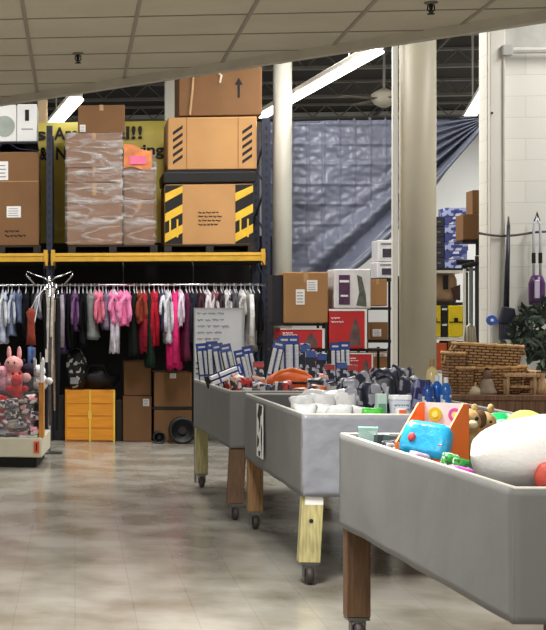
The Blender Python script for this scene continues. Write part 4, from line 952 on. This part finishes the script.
b = MB(); b.ell((0, 0, .035), .028, .022, .03, 14, 10); b.ell((-.006, -.006, .075), .018, .017, .018, 12, 8); b.build('toy_body', mat('duck_yellow', (242, 200, 30), .35), o, smooth=True)
b = MB(); b.ell((-.024, -.012, .073), .01, .008, .004, 8, 6); b.build('beak', mat('beak_orange', (232, 110, 20), .4), o)
pouch('lilac_packet', 'pale lilac packet between the blue pouch and the rim', 'package', P1(419, 6.45), .085, .06, .09, mat('lilac_film', (196, 170, 196), .35, var=.2, vs=20), 6)
# plush with curls (brown)
o = thing('plush_dog', 'tan and brown curly plush dog behind the white plush toy', 'soft toy', P1(463, 6.9), R(10))
M_tan = cloth((176, 148, 100)); M_br = cloth((96, 70, 48))
b = MB(); b.ell((0, 0, .09), .075, .09, .09, 18, 12, .2, 3); b.build('toy_body', M_tan, o, smooth=True)
b = MB(); b.ell((-.005, -.05, .19), .06, .055, .055, 16, 10, .1, 5); b.build('head', M_tan, o, smooth=True)
for s in (-1, 1):
    b = MB(); b.ell((s * .06 - .005, -.05, .2), .028, .02, .04, 12, 8); b.build('ear', M_br, o, smooth=True)
    b = MB(); b.ell((s * .022 - .005, -.1, .205), .009, .006, .009, 8, 6); b.build('eye', M_ink, o)
b = MB(); b.ell((-.005, -.105, .18), .026, .02, .018, 12, 8); b.build('muzzle', mat('muzzle_cream', (220, 204, 168), .9), o, smooth=True)
soft_toy('tan curled plush sitting beside the green helmet', P1(482, 7.0), (186, 160, 112), .75, 5, ears=False, group=None)
for i, (px, t, lab) in enumerate(((452, 6.4, 'bright green crinkled ribbon pack at the rim beside the orange carton'), (464, 6.2, 'green and white ribbon pack touching the white plush toy'))):
    pouch('ribbon_pack', lab, 'package', P1(px, t), .075, .065, .085, printed('green_print%d' % i, [(40, 150, 60), (30, 100, 44), (220, 235, 220), (60, 180, 70)], 60), 50 + i)
pouch('magenta_pack', 'magenta shiny packet at the rim just before the white plush toy', 'package', P1(461, 5.98), .085, .05, .075, mat('magenta_film', (232, 96, 210), .35, var=.15), 8)
pouch('orange_pack', 'small orange and yellow packet at the rim before the magenta packet', 'package', P1(450, 6.12), .06, .05, .065, mat('oy_film', (240, 160, 50), .4, var=.3, vs=20), 9)
o = thing('toy_helmet', 'shiny emerald green dome toy behind the white plush toy', 'toy', P1(500, 7.1))
b = MB(); b.lathe([(.001, .215), (.04, .21), (.078, .185), (.1, .14), (.107, .09), (.107, 0), (.001, 0)], 26); b.build('dome', mat('emerald', (24, 172, 96), .25, var=.2, vs=14), o, smooth=True)
b = MB(); b.ell((-.01, -.075, .16), .035, .02, .03, 12, 8); b.build('pale_patch', mat('mint_pale', (150, 220, 180), .4), o, smooth=True)
# big white plush
q = P1(520, 5.75)
o = thing('plush_pillow', 'big round white plush toy lying on the table, lime green on top', 'soft toy', (q.x + .10, q.y + .05, FZ + .0), R(0))
M_pl = mat('white_plush', (247, 245, 241), .95, var=.02, vs=10, bump=.15, bs=60, spec=.15)
vs = []; n = 36; K = 24
b = MB()
def plush(u, v):
    a = 2 * pi * u; t = -1 + 2 * v          # along x
    r = max(.0, 1 - abs(t) ** 2.6) ** (1 / 2.2)
    x = .26 * t
    y = .19 * r * cos(a); z = .14 * r * sin(a) * (1.0 if sin(a) > 0 else .9) + .018 * sin(t * 2.2)
    k = 1 - .03 * math.exp(-((t - .05) / .05) ** 2)
    return (x, y * k, z * k + .145)
b.sheet(plush, n, K); b.build('toy_body', M_pl, o, smooth=True)
b = MB(); b.ell((-.05, .06, .235), .07, .09, .06, 20, 10); tag(b.build('lime_patch', mat('lime_plush', (206, 232, 110), .9), o, smooth=True), 'lime green plush patch')
b = MB(); b.ell((-.045, -.2, .07), .045, .05, .06, 16, 10, .1, 2); tag(b.build('red_foot', mat('coral_plush', (206, 84, 66), .6, bump=.2), o, smooth=True), 'coral red foot')
b = MB(); b.tube([plush(.60 + .02 * k, .53)[:2] + (plush(.60 + .02 * k, .53)[2],) for k in range(10)], .003, 5); b.build('seam', mat('seam_grey', (170, 166, 160), .9), o)
pouch('orange_toy', 'orange edge of a toy behind the white plush at the cropped picture edge', 'toy', P1(552, 6.9), .14, .12, .19, mat('toy_orange', (236, 120, 40), .5), 2)

# ------------------------------------------------------------------ baskets and small furniture before the block wall
def side_table():
    Y = 12.6; x0, x1 = WX(436, Y), WX(600, Y); z = .93
    o = thing('display_table', 'low brown wooden table under the wicker baskets', 'table', ((x0 + x1) / 2, Y + .45, 0))
    w = x1 - x0
    b = MB(); b.box(0, 0, z - .04, w, .95, .04); b.build('tabletop', wood('table_brown', (118, 84, 60)), o, bevel=.005)
    for i in (-1, 1):
        for j in (-1, 1):
            b = MB(); b.box(i * (w / 2 - .06), j * .4, 0, .06, .06, z - .041); b.build('leg', wood('table_brown', (118, 84, 60)), o)
    b = MB(); b.box(0, -.44, z - .14, w - .1, .02, .1); b.build('apron', wood('table_brown', (118, 84, 60)), o)
    return z
ZT = side_table()
def wicker_mat(nm, c1_, c2_, s=1):
    m = mat(nm, c1_, .7, var=.25, vs=20); nt = m.node_tree; N = nt.nodes; L = nt.links; tc = [n for n in N if n.type == 'TEX_COORD'][0]
    b = N['Principled BSDF']
    mp = N.new('ShaderNodeMapping'); mp.inputs['Rotation'].default_value = (pi / 2, 0, 0); L.new(tc.outputs['Object'], mp.inputs[0])
    br = N.new('ShaderNodeTexBrick'); br.inputs['Scale'].default_value = s; br.inputs['Brick Width'].default_value = .06; br.inputs['Row Height'].default_value = .022; br.inputs['Mortar Size'].default_value = .005
    br.inputs['Color1'].default_value = (*rgb(*c1_), 1); br.inputs['Color2'].default_value = (*rgb(*c2_), 1); br.inputs['Mortar'].default_value = (*rgb(96, 62, 36), 1)
    L.new(mp.outputs[0], br.inputs[0]); L.new(br.outputs['Color'], b.inputs['Base Color'])
    bp = N.new('ShaderNodeBump'); bp.invert = True; bp.inputs['Distance'].default_value = .02; L.new(br.outputs['Fac'], bp.inputs['Height']); L.new(bp.outputs[0], b.inputs['Normal'])
    return m
MW1 = wicker_mat('wicker_gold', (214, 172, 116), (184, 138, 84)); MW2 = wicker_mat('wicker_brown', (180, 142, 98), (146, 108, 70)); MWr = mat('wicker_rim', (192, 150, 96), .7, var=.3, vs=40)
def basket(label, px, py0, py1, wpx, Y, dep, m, rot=(0, 0, 0), flare=1.2, z=None, handle=True):
    x = WX(px, Y); w = wpx * Y / FPX; zt = WZ(py0, Y, px); zb = WZ(py1, Y, px) if z is None else z; h = zt - zb
    o = thing('wicker_basket', label, 'basket', (x, Y, zb), 0, 'wicker baskets', rot=rot)
    b = MB(); b.lathe([(.001, 0), (.5 / flare, 0), (.5 / flare + .02, .02), (.5, h), (.47, h), (.47 / flare, .03), (.001, .03)], 40, sx=w, sy=dep, sq=4); b.build('basket_body', m, o)
    b = MB(); K = 40; pts = []
    for k in range(K + 1):
        a = 2 * pi * k / K; q = (abs(cos(a)) ** 4 + abs(sin(a)) ** 4) ** -.25; pts.append((w * .49 * cos(a) * q, dep * .49 * sin(a) * q, h + .004 * sin(k * 3)))
    b.tube(pts, .013, 8); b.build('rim', MWr, o, smooth=True)
    if handle:
        for s in (-1, 1):
            b = MB(); b.tube([(s * w * .49, -.06, h * .95), (s * w * .54, -.05, h * .75), (s * w * .54, .05, h * .75), (s * w * .49, .06, h * .95)], .009, 6); b.build('handle', MWr, o, smooth=True)
    return o
basket('large golden wicker basket, highest of the baskets', 486, 345, 372, 62, 12.95, .42, MW1, rot=(0, R(3), 0), z=None)
basket('golden wicker basket directly under the highest basket', 492, 367, 391, 60, 12.95, .42, MW1, rot=(0, R(-2), 0))
basket('wide golden wicker basket resting on the table in the stack', 489, 384, 402, 56, 12.98, .38, MW1, z=ZT, flare=1.1)
basket('brown wicker basket standing beside the golden ones toward the bottles', 454, 353, 402, 19, 12.9, .32, MW2, z=ZT, flare=1.15)
basket('narrow brown wicker basket in front of the golden stack', 465, 368, 402, 16, 12.74, .10, MW2, z=ZT, flare=1.3, handle=False)
basket('pale wicker basket half hidden at the wall end', 523, 372, 402, 24, 13.1, .3, MW2, z=ZT, flare=1.2)
# small wooden stool shape and figurine
M_fw = wood('figure_wood', (188, 152, 112))
Y = 12.72; x = WX(487, Y)
o = thing('figurine', 'small brown carved figure seated before the wicker baskets', 'figurine', (x, Y, ZT))
b = MB(); b.lathe([(.0, 0), (.07, 0), (.075, .02), (.055, .05), (.05, .09), (.035, .12), (0, .125)], 18); b.build('figure_body', mat('figure_grey', (150, 132, 112), .8, var=.2, vs=20), o, smooth=True)
b = MB(); b.ell((0, -.005, .15), .036, .036, .038, 14, 10); b.build('head', mat('figure_brown', (122, 92, 72), .8), o, smooth=True)
b = MB(); b.ell((0, 0, .185), .018, .018, .02, 10, 8); b.build('top_knot', M_ink, o, smooth=True)
x = WX(475, Y); o = thing('figurine', 'cream low dome ornament beside the brown carved figure', 'ornament', (x, Y, ZT)); b = MB(); b.lathe([(0, 0), (.055, 0), (.05, .03), (.025, .06), (0, .065)], 18); b.build('ornament_body', mat('cream_orn', (196, 180, 150), .7), o, smooth=True)
b = MB(); b.lathe([(0, .06), (.008, .06), (.012, .08), (0, .09)], 10); b.build('ornament_knob', M_fw, o, smooth=True)
x = WX(520, Y); o = thing('mini_stool', 'small pale wooden stool standing on the brown table', 'stool', (x, Y, ZT))
b = MB(); b.box(0, 0, .135, .26, .12, .025); b.build('seat', M_fw, o, bevel=.004)
for s in (-1, 1):
    for j in (-1, 1):
        b = MB(); b.lathe([(.014, 0), (.01, .04), (.017, .08), (.014, .134)], 12, c=(s * .1, j * .04, 0)); b.build('leg', M_fw, o, smooth=True)
b = MB(); b.box(0, 0, .05, .2, .01, .02); b.build('rail', M_fw, o)
x = WX(537, Y); o = thing('wooden_vase', 'turned tan wooden vase past the small stool', 'vase', (x + .03, Y, ZT)); b = MB(); b.lathe([(0, 0), (.04, 0), (.05, .05), (.03, .1), (.025, .13), (.035, .16), (.03, .17), (0, .17)], 18); b.build('vase_body', M_fw, o, smooth=True)
b = MB(); b.lathe([(.032, .166), (.037, .172), (.03, .176)], 16); b.build('vase_lip', M_br, o)

# ------------------------------------------------------------------ things hanging on the block wall
Y = YW - .16
x = WX(508.5, Y); o = thing('push_broom', 'black long-handled broom hanging upright on the white block wall', 'broom', (x, Y, WZ(318, Y, 508)))
Hh = WZ(225, Y, 508) - WZ(318, Y, 508)
b = MB(); b.tube([(-.02, 0, .08), (0, 0, Hh)], .028, 10, .016); b.build('handle', mat('broom_black', (26, 28, 44), .4), o, smooth=True)
b = MB(); b.tube([(0, 0, Hh), (0, 0, Hh + .08)], .014, 8, .006); b.build('tip', M_steel, o)
b = MB(); b.prism([(-.09, -.05), (.07, -.05), (.05, .09), (-.05, .11)], -.035, .035); b.build('broom_head', mat('broom_black', (26, 28, 44), .4), o, bevel=.008)
b = MB(); 
for k in range(9): b.box(-.075 + k * .017, 0, -.2, .013, .05, .15)
b.build('bristles', mat('bristle_grey', (56, 58, 72), .8), o)
b = MB(); b.M = Matrix.Translation((-.16, -.03, -.02)) @ Matrix.Rotation(pi / 2, 4, 'X'); b.lathe([(0, -.015), (.045, -.015), (.05, 0), (.045, .02), (0, .02)], 18); b.m = 1; b.lathe([(0, .021), (.015, .021), (.015, .026), (0, .026)], 12)
b.M = Matrix(); b.m = 0; b.box(-.1, 0, -.035, .1, .02, .02); tag(b.build('blue_disc', [mat('disc_blue', (50, 90, 176), .4), M_paper], o), 'blue round clip')
x = WX(537, Y); zb = WZ(305, Y, 537); o = thing('stick_vacuum', 'white and purple stick vacuum hanging on the block wall beside the broom', 'vacuum cleaner', (x, Y, zb))
Hh = WZ(218, Y, 537) - zb
for s in (-1, 1):
    b = MB(); b.tube([(s * .03, 0, .25), (s * .03, 0, Hh - .14), (s * .028, 0, Hh - .06), (0, 0, Hh)], .013, 8); b.build('tube', mat('vac_silver', (196, 198, 208), .3), o, smooth=True)
    b = MB(); b.tube([(s * .03, 0, Hh * .48), (s * .03, 0, Hh * .60)], .018, 8); b.build('grip', M_ink, o)
b = MB(); b.lathe([(0, 0), (.07, 0), (.075, .04), (.075, .2), (.05, .27), (0, .28)], 20); b.build('motor_body', mat('vac_purple', (82, 42, 96), .3), o, smooth=True)
b = MB(); b.box(-.02, -.074, .06, .045, .02, .17); b.build('front_panel', mat('vac_light', (200, 190, 208), .3), o, bevel=.006)
b = MB(); b.tube([(-.02, 0, Hh - .03), (0, 0, Hh + .05), (.02, 0, Hh - .03)], .012, 8); b.build('hook', M_ink, o)
# wreath
def leafy(nm, label, cat, c, R0, n, seed, ring=True):
    o = thing(nm, label, cat, c); rn = random.Random(seed)
    b = MB()
    if ring:
        K = 20; b.tube([(R0 * cos(2 * pi * k / K), 0, R0 * sin(2 * pi * k / K)) for k in range(K + 1)], .022, 6)
    b.build('ring', M_ink, o)
    b = MB()
    for k in range(n):
        a = rn.uniform(0, 2 * pi); r = R0 + rn.uniform(-.06, .07); cx_, cz_ = r * cos(a), r * sin(a); b.m = k % 3 == 0
        d = rn.uniform(0, 2 * pi); L_ = rn.uniform(.06, .13); w_ = L_ * .22; y_ = rn.uniform(-.08, .0); tp = rn.uniform(-.05, .02)
        ux, uz = cos(d), sin(d); b.add([(cx_, y_, cz_), (cx_ + ux * L_ * .5 - uz * w_, y_ - .01, cz_ + uz * L_ * .5 + ux * w_), (cx_ + ux * L_, y_ + tp, cz_ + uz * L_), (cx_ + ux * L_ * .5 + uz * w_, y_ - .02, cz_ + uz * L_ * .5 - ux * w_)], [(0, 1, 2, 3)])
    b.build('leaves', [mat('leaf_dark', (32, 44, 34), .6, var=.3), mat('leaf_mid', (70, 84, 66), .6, var=.3)], o, thick=.002)
    return o
leafy('wreath', 'dark green leafy wreath on the block wall below the stick vacuum', 'wreath', (WX(534, Y), Y - .1, WZ(327, Y, 534)), .14, 230, 3)
leafy('wreath', 'dark leafy garland hanging lower at the cropped picture edge', 'wreath', (WX(548, Y), Y - .1, WZ(352, Y, 548)), .10, 110, 5)
leafy('plant_spray', 'thin dark leafy spray drooping beside the wreath toward the broom', 'plant', (WX(519, Y), Y - .08, WZ(344, Y, 519)), .06, 60, 8, ring=False)

# ------------------------------------------------------------------ the tarp
YTp = 22.0
rn = random.Random(2)
top_l, top_r = P(262, 121, YTp), P(489, 117, YTp)
bot = [(262, 306), (284, 300), (315, 292), (342, 278), (368, 256), (396, 230), (432, 188), (462, 150), (489, 119)]
def bot_at(u):
    px = 262 + 227 * u
    for i in range(len(bot) - 1):
        if px <= bot[i + 1][0] + 1e-6:
            f = (px - bot[i][0]) / (bot[i + 1][0] - bot[i][0]); return px, bot[i][1] + (bot[i + 1][1] - bot[i][1]) * f
    return px, 119
def tarp(u, v):
    px, yb_ = bot_at(u); yt = 121 - 4 * u + 1.5 * sin(u * 9) * (v > .99)
    y = yb_ + (yt - yb_) * v
    # folds fanning out of the gathered corner
    dx, dy = 489 - px, y - 117; r = math.hypot(dx, dy) + 1e-6; ang = math.atan2(dy, dx)
    edge = max(0, 1 - abs((yb_ - y)) / 75)
    f = .12 * edge * sin(ang * 46 + 1.3) * min(1, r / 60) + .045 * sin(ang * 21 + 2 * noise.noise(Vector((px * .02, y * .02, 0)))) * min(1, r / 120) * max(0, min(1, (y - 140) / 80))
    f += .02 * noise.noise(Vector((px * .05, y * .07, 3))) + .02 * noise.noise(Vector((px * .13, y * .2, 7)))
    # square packing creases
    for g, amp in ((abs(((px - 300) / 15.5) % 1 - .5), .022), (abs(((y + 6) / 20.0) % 1 - .5), .018)):
        f += amp * math.exp(-(g / .07) ** 2) * (1 - edge)
    p = P(px, y, YTp); return (p.x, p.y - f, p.z)
b = MB(); b.sheet(tarp, 250, 150)
M_tarp = mat('tarp_slate', (116, 121, 139), .36, var=.06, vs=1.6, bump=.55, bs=7)
o = thing('tarp', 'large slate blue creased tarp hung across the opening beyond the pillar', 'tarp', (0, 0, 0))
b.build('tarp_sheet', M_tarp, o, smooth=True, thick=.006)
for k, off in enumerate((0.0, 2.6, 5.2)):
    b = MB(); pts = []
    for i in range(26):
        u = .18 + .82 * i / 25; px, yy = bot_at(u); s = 1 - i / 25
        pts.append(P(px - .6 * off * s, yy - off * .9 * s + 1.2 * sin(i * .9 + k), YTp - .12 - .05 * (k % 2)))
    b.tube(pts, .045, 8, .02); b.build('gathered_fold', M_tarp, o, smooth=True)
b = MB(); b.tube([top_l + Vector((-.2, 0, .01)), top_r + Vector((0, 0, .0))], .02, 6); b.build('top_rope', M_ink, o)
b = MB(); b.tube([P(487, 117, YTp), P(480, 119, 20), P(492, 113, 15.5)], .012, 6); b.build('tie_cord', M_ink, o)

# ------------------------------------------------------------------ shelf unit with vacuum cartons
YS = 17.2
def shelf_unit(label, px0, px1, levels, Y, dep, top, m=M_ink, nm='shelf_unit'):
    a, c = WX(px0, Y), WX(px1, Y); w = c - a
    o = thing(nm, label, 'shelf', ((a + c) / 2, Y + dep / 2, 0))
    for i in (-1, 1):
        for j in (-1, 1):
            b = MB(); b.box(i * (w / 2 - .012), j * (dep / 2 - .012), 0, .024, .024, top); b.build('post', m, o)
    for z in levels:
        b = MB(); b.box(0, 0, z - .03, w - .05, dep - .05, .028); b.build('shelf', m, o)
    return o
z323, z348, z386 = WZ(323, YS, 320), WZ(348.5, YS, 320), .62
zlow = WZ(376, YS, 320)
shelf_unit('black metal shelving holding the large tan carton', 271, 327.5, (.2, .55, zlow, z348, z323), YS, .6, z323 + .01)
shelf_unit('black metal shelving holding the purple and red vacuum cartons', 328, 390, (.2, .55, zlow, z348), YS, .6, z348 + .01)
M_red = mat('red_carton', (186, 36, 40), .45, var=.08, vs=4)
def redbox(o, w, h, d):
    y = -d / 2 - .003
    b = MB(); b.box(w * .47, y, 0, w * .06, .003, h); b.box(0, y - .001, h * .95, w, .003, h * .05); b.build('white_edge', M_paper, o)
    b = MB(); b.prism([(w * .0, h * .08), (w * .34, h * .08), (w * .3, h * .5), (w * .2, h * .8), (w * .1, h * .55)], y, y + .002); b.build('printed_picture', mat('vac_picture', (96, 74, 72), .5, var=.4, vs=14), o)
    b = MB(); squig(-w * .44, h * .62, w * .35, h * .2, y, 2, b, 3, .01); b.build('print', M_paper, o)
def vacbox(o, w, h, d):
    y = -d / 2 - .003
    b = MB(); b.box(-w * .22, y, .1 * h, w * .3, .003, h * .75); b.build('printed_panel', mat('plum_print', (80, 44, 78), .5, var=.3, vs=14), o)
    b = MB(); b.prism([(w * .1, h * .08), (w * .38, h * .05), (w * .36, h * .35), (w * .25, h * .8), (w * .12, h * .85), (w * .18, h * .4)], y, y + .002); b.build('printed_picture', mat('grey_pic', (88, 92, 84), .5, var=.4, vs=18), o)
    b = MB(); b.box(-w * .22, y - .002, h * .66, w * .26, .003, .025); b.build('printed_bar', M_paper, o)
    b = MB(); b.box(-w * .22, y - .002, h * .3, w * .2, .003, .02); b.build('printed_bar', M_paper, o)
def labels2(o, w, h, d):
    b = MB(); b.box(w * .22, -d / 2 - .002, h * .93, .15, .003, .05); b.build('tape_label', M_paper, o)
carton('large tan carton with white shipping labels on the black shelving', (284, 272, 328, 0), YS, .5, M_card, labels=((.27, .36, .2, .3), (.52, .62, .24, .22)), extra=None, z0=z323, tape=True)
carton('purple and white vacuum carton beside the large tan carton', (334, 269, 371, 0), YS, .45, mat('vac_white', (214, 212, 214), .45), tape=False, extra=vacbox, z0=WZ(309, YS, 350) + .004)
carton('red carton with vacuum picture under the purple and white carton', (329, 309, 367, 0), YS, .5, M_red, tape=False, extra=redbox, z0=z348)
# fix shelf conflict: red carton spans two levels
carton('wide low red carton under the large tan carton', (280, 328.5, 325, 0), YS + .02, .5, M_red, tape=False, extra=redbox, z0=z348)
carton('red carton with white border on the lower shelf', (349, 353, 373, 0), YS, .5, M_red, tape=False, extra=redbox, z0=zlow)
carton('dark red carton on the lower shelf behind the tall brushes', (301, 354, 326, 0), YS + .05, .45, mat('dark_red', (150, 40, 48), .5, var=.2, vs=12), tape=False, z0=zlow)
carton('blue carton on the lower shelf behind the twin brush packs', (331, 354, 348, 0), YS + .05, .45, mat('steel_blue', (70, 110, 150), .5, var=.2, vs=12), tape=False, z0=zlow)
carton('dark blue carton on the lower shelf at the rack end', (276, 355, 299, 0), YS + .05, .45, mat('deep_navy', (28, 32, 60), .5, var=.3, vs=12), tape=False, z0=zlow)
carton('small black carton between the rack upright and large tan carton', (272.5, 275, 283, 0), YS + .05, .4, mat('black_card', (20, 20, 26), .6), tape=False, z0=z323)
YV = 18.1
carton('tan carton behind the purple and white vacuum carton', (368, 279, 387, 306), YV, .4, M_card, tape=True, z0=None)
def tv(o, w, h, d):
    b = MB(); b.box(0, -d / 2 - .002, h * .2, w * .5, .003, h * .4); b.build('printed_picture', mat('dim_pic', (60, 56, 70), .5, var=.4, vs=20), o)
    b = MB(); b.box(0, -d / 2 - .002, h * .78, w * .7, .003, h * .08); b.build('print', mat('print_grey', (120, 118, 116), .8), o)
zwb = WZ(278, YV, 385)
shelf_unit('dark rear shelving carrying the white cartons below the tarp', 366, 400, (zwb, WZ(307, YV, 380), WZ(340, YV, 380), .8), YV - .02, .55, zwb + .02)
M_wh2 = mat('white_carton2', (222, 222, 226), .5)
carton('white carton with printed picture at the bottom of the white pair', (377, 262, 396, 0), YV, .4, M_wh2, tape=False, extra=tv, z0=zwb)
carton('white carton topmost of the white pair under the tarp edge', (378, 240, 396, 0), YV, .38, M_wh2, tape=False, extra=tv, z0=WZ(262, YV, 385) + .003)
zz1 = WZ(307, YV, 380)
carton('small tan carton with white label on the rear shelving', (371, 322, 388, 0), YV, .4, M_card2, tape=False, z0=WZ(340, YV, 380), labels=((.1, .2, .5, .4),))
carton('brown carton low on the rear shelving beside the red cartons', (372, 352, 389, 0), YV, .4, M_card, tape=False, z0=.8, labels=((.1, .85, .8, .12),))

# ------------------------------------------------------------------ shelf right of the pillar
YQ = 16.6
zq1, zq2, zq3 = WZ(270, YQ, 445), WZ(303, YQ, 445), WZ(337, YQ, 445)
shelf_unit('pale shelving beyond the pillar with yellow tool cases', 427, 466, (.5, 1.0, zq3, zq1), YQ, .5, zq1 + .01, M_white)
o = thing('duffel_bag', 'tan canvas bag with dark straps above the yellow tool cases', 'bag', (WX(447, YQ), YQ + .22, zq2 + .01))
w = WX(461, YQ) - WX(433, YQ); h = (zq1 - .035) - zq2 - .012
b = MB(); b.lathe([(.001, 0), (.45, 0), (.5, .05), (.48, h * .8), (.4, h), (.001, h)], 28, sx=w, sy=.3, sq=4); b.build('bag_body', mat('canvas_tan', (164, 134, 104), .85, bump=.4, bs=14), o, smooth=True)
b = MB(); b.box(0, -.16, h * .45, .05, .01, h * .5); b.build('strap', M_ink, o)
b = MB(); b.prism([(w * .3, h * .1), (w * .52, h * .05), (w * .52, h * .62), (w * .2, h * .5)], -.17, -.15); b.build('dark_flap', mat('flap_brown', (58, 36, 30), .7), o)
b = MB(); b.box(WX(447, YQ), YQ + .25, zq2 - .022, WX(464, YQ) - WX(430, YQ), .4, .03); tag(b.build('carry_tray', mat('tray_dark', (30, 26, 34), .6)), 'thin dark tray lying on the yellow tool cases', 'tray')
M_ty = mat('tool_yellow', (236, 208, 24), .4, var=.06)
for (a, c, yt, lab) in ((430, 441.5, 305, 'narrow yellow tool case nearest the pillar'), (449, 464, 305, 'wide yellow tool case toward the block wall')):
    x0, x1 = WX(a, YQ), WX(c, YQ); h = zq2 - .024 - zq3
    o = thing('tool_case', lab, 'tool case', ((x0 + x1) / 2, YQ + .2, zq3), 0, 'yellow tool cases')
    b = MB(); b.box(0, 0, 0, x1 - x0, .35, h - .001); b.build('case_body', M_ty, o, bevel=.01)
    b = MB(); b.box(0, -.178, h * .45, (x1 - x0) * .9, .006, .012); b.build('case_groove', M_ink, o)
    b = MB(); b.box(0, -.182, h * .48, (x1 - x0) * .25, .014, .04); b.build('latch', M_ink, o)
x0, x1 = WX(442, YQ), WX(448.5, YQ)
o = thing('tool_case', 'slim black tool case between the yellow tool cases', 'tool case', ((x0 + x1) / 2, YQ + .2, zq3)); h = zq2 - .024 - zq3
b = MB(); b.box(0, 0, 0, x1 - x0, .33, h - .002); b.build('case_body', M_black, o, bevel=.006)
for f in (.35, .85): b = MB(); b.box(0, -.17, h * f, (x1 - x0) * .8, .012, .02); b.build('latch', M_paper, o)
# orange and red boxes below
carton('orange open carton on the shelf under the yellow tool cases', (430, 343, 447, 0), YQ + .02, .4, mat('orange_red_card', (206, 92, 44), .6, var=.15, vs=8), tape=False, z0=1.0)
carton('brown carton beside the orange carton on the pale shelving', (448, 341, 464, 0), YQ + .02, .4, M_card2, tape=False, z0=1.0)
# stack of blue cases
Yc2 = 19.5; zst = WZ(268, Yc2, 458)
b = MB(); a, c = WX(430, Yc2), WX(476, Yc2); 
o = shelf_unit('dark rear counter under the stack of blue cartons', 428, 478, (zst, .9), Yc2, .5, zst - .035)
bl_m = [printed('case_print_a', [(70, 84, 150), (200, 206, 226), (48, 54, 110), (160, 168, 204)], 16), printed('case_print_b', [(206, 210, 226), (110, 120, 170), (60, 66, 120)], 14)]
n = 7
for k in range(n):
    y1, y0 = 268 - k * 61 / n, 268 - (k + 1) * 61 / n
    a, c = WX(446, Yc2), WX(469 - (k % 2), Yc2); z0, z1 = WZ(y1, Yc2, 458), WZ(y0, Yc2, 458)
    o = thing('case', ['bottom', 'second', 'third', 'fourth', 'fifth', 'sixth', 'topmost'][k] + ' blue and white case counting up the stack beyond the pillar', 'box', ((a + c) / 2, Yc2 + .22, z0), 0, 'stacked blue and white cases')
    b = MB(); b.box(0, 0, 0, c - a, .36, z1 - z0 - .004); b.build('case_body', bl_m[k % 2], o, bevel=.004)
    b = MB(); b.box(0, -.182, (z1 - z0) * .35, (c - a) * .5, .004, (z1 - z0) * .3); b.build('case_label', mat('lab_blue', (50, 58, 120), .5), o)
n = 5
for k in range(n):
    y1, y0 = 268 - k * 52 / n, 268 - (k + 1) * 52 / n
    a, c = WX(434, Yc2), WX(445.5, Yc2); z0, z1 = WZ(y1, Yc2, 440), WZ(y0, Yc2, 440)
    o = thing('case', ['bottom', 'second', 'middle', 'fourth', 'topmost'][k] + ' dark case of the stack between pillar and blue cases', 'box', ((a + c) / 2, Yc2 + .22, z0), 0, 'stacked dark cases')
    b = MB(); b.box(0, 0, 0, c - a, .34, z1 - z0 - .004); b.build('case_body', mat('case_dark', (30, 32, 46), .5, var=.2), o, bevel=.005)
    b = MB(); b.box(0, -.172, (z1 - z0) * .4, (c - a) * .3, .006, .02); b.build('latch', M_steel, o)
# brown cartons on a bracket at the wall end
Yk = 16.0; zk = WZ(240, Yk, 474)
b = MB(); a, c = WX(462, Yk), WX(486, Yk)
o = thing('wall_bracket', 'small dark bracket shelf on the end of the block wall', 'shelf', ((a + c) / 2, Yk + .15, zk - .02))
b.box(0, 0, -.005, c - a, .34, .02); b.build('shelf', M_ink, o); b = MB(); b.box((c - a) / 2 - .02, 0, -.12, .02, .26, .114); b.build('brace', M_ink, o)
carton('lower brown carton on the small bracket at the wall end', (463, 214, 483, 0), Yk, .3, M_card2, tape=False, z0=zk)
carton('tall thin brown carton on top of the bracket carton', (472.5, 190, 484, 0), Yk + .02, .26, M_card2, tape=False, z0=WZ(214, Yk, 473) + .003)
# long tools leaning
for i, (px, y0, y1, lab, col) in enumerate(((477, 256, 345, 'black T-handled long tool standing beside the block wall end', (22, 22, 26)), (471, 262, 345, 'grey long-handled tool beside the black T-handled one', (110, 116, 112)))):
    Y = 16.2 + .1 * i; x = WX(px, Y); z1 = WZ(y0, Y, px)
    o = thing('long_tool', lab, 'tool', (x, Y, 0)); b = MB(); b.tube([(0, 0, .02), (0, 0, z1)], .02, 8); b.build('handle', plastic(col), o)
    b = MB(); b.tube([(-.14, 0, z1 - .1 * (1 - i)), (.03, 0, z1 - .07 * (1 - i))], .024, 8); b.build('grip', M_ink, o)
    b = MB(); b.lathe([(0, 0), (.07, 0), (.06, .03), (.02, .06), (0, .06)], 14); b.build('foot', M_ink, o)
Y = 16.0; x = WX(470, Y); o = thing('mop', 'pale string mop head standing beside the yellow tool case', 'mop', (x, Y, 0))
b = MB(); b.tube([(0, 0, 0), (0, 0, WZ(335, Y, 470))], .012, 8); b.build('handle', M_steel, o)
b = MB(); zt = WZ(324, Y, 470)
for k in range(22):
    a = 2 * pi * k / 22; r = .035 + .02 * (k % 3) / 2; b.tube([(0, 0, zt), (r * cos(a) * .8, r * sin(a) * .8, zt - .03), (r * cos(a), r * sin(a), zt - .17 - .02 * (k % 4))], .009, 5)
b.build('mop_head', mat('mop_string', (190, 182, 164), .9), o, smooth=True)
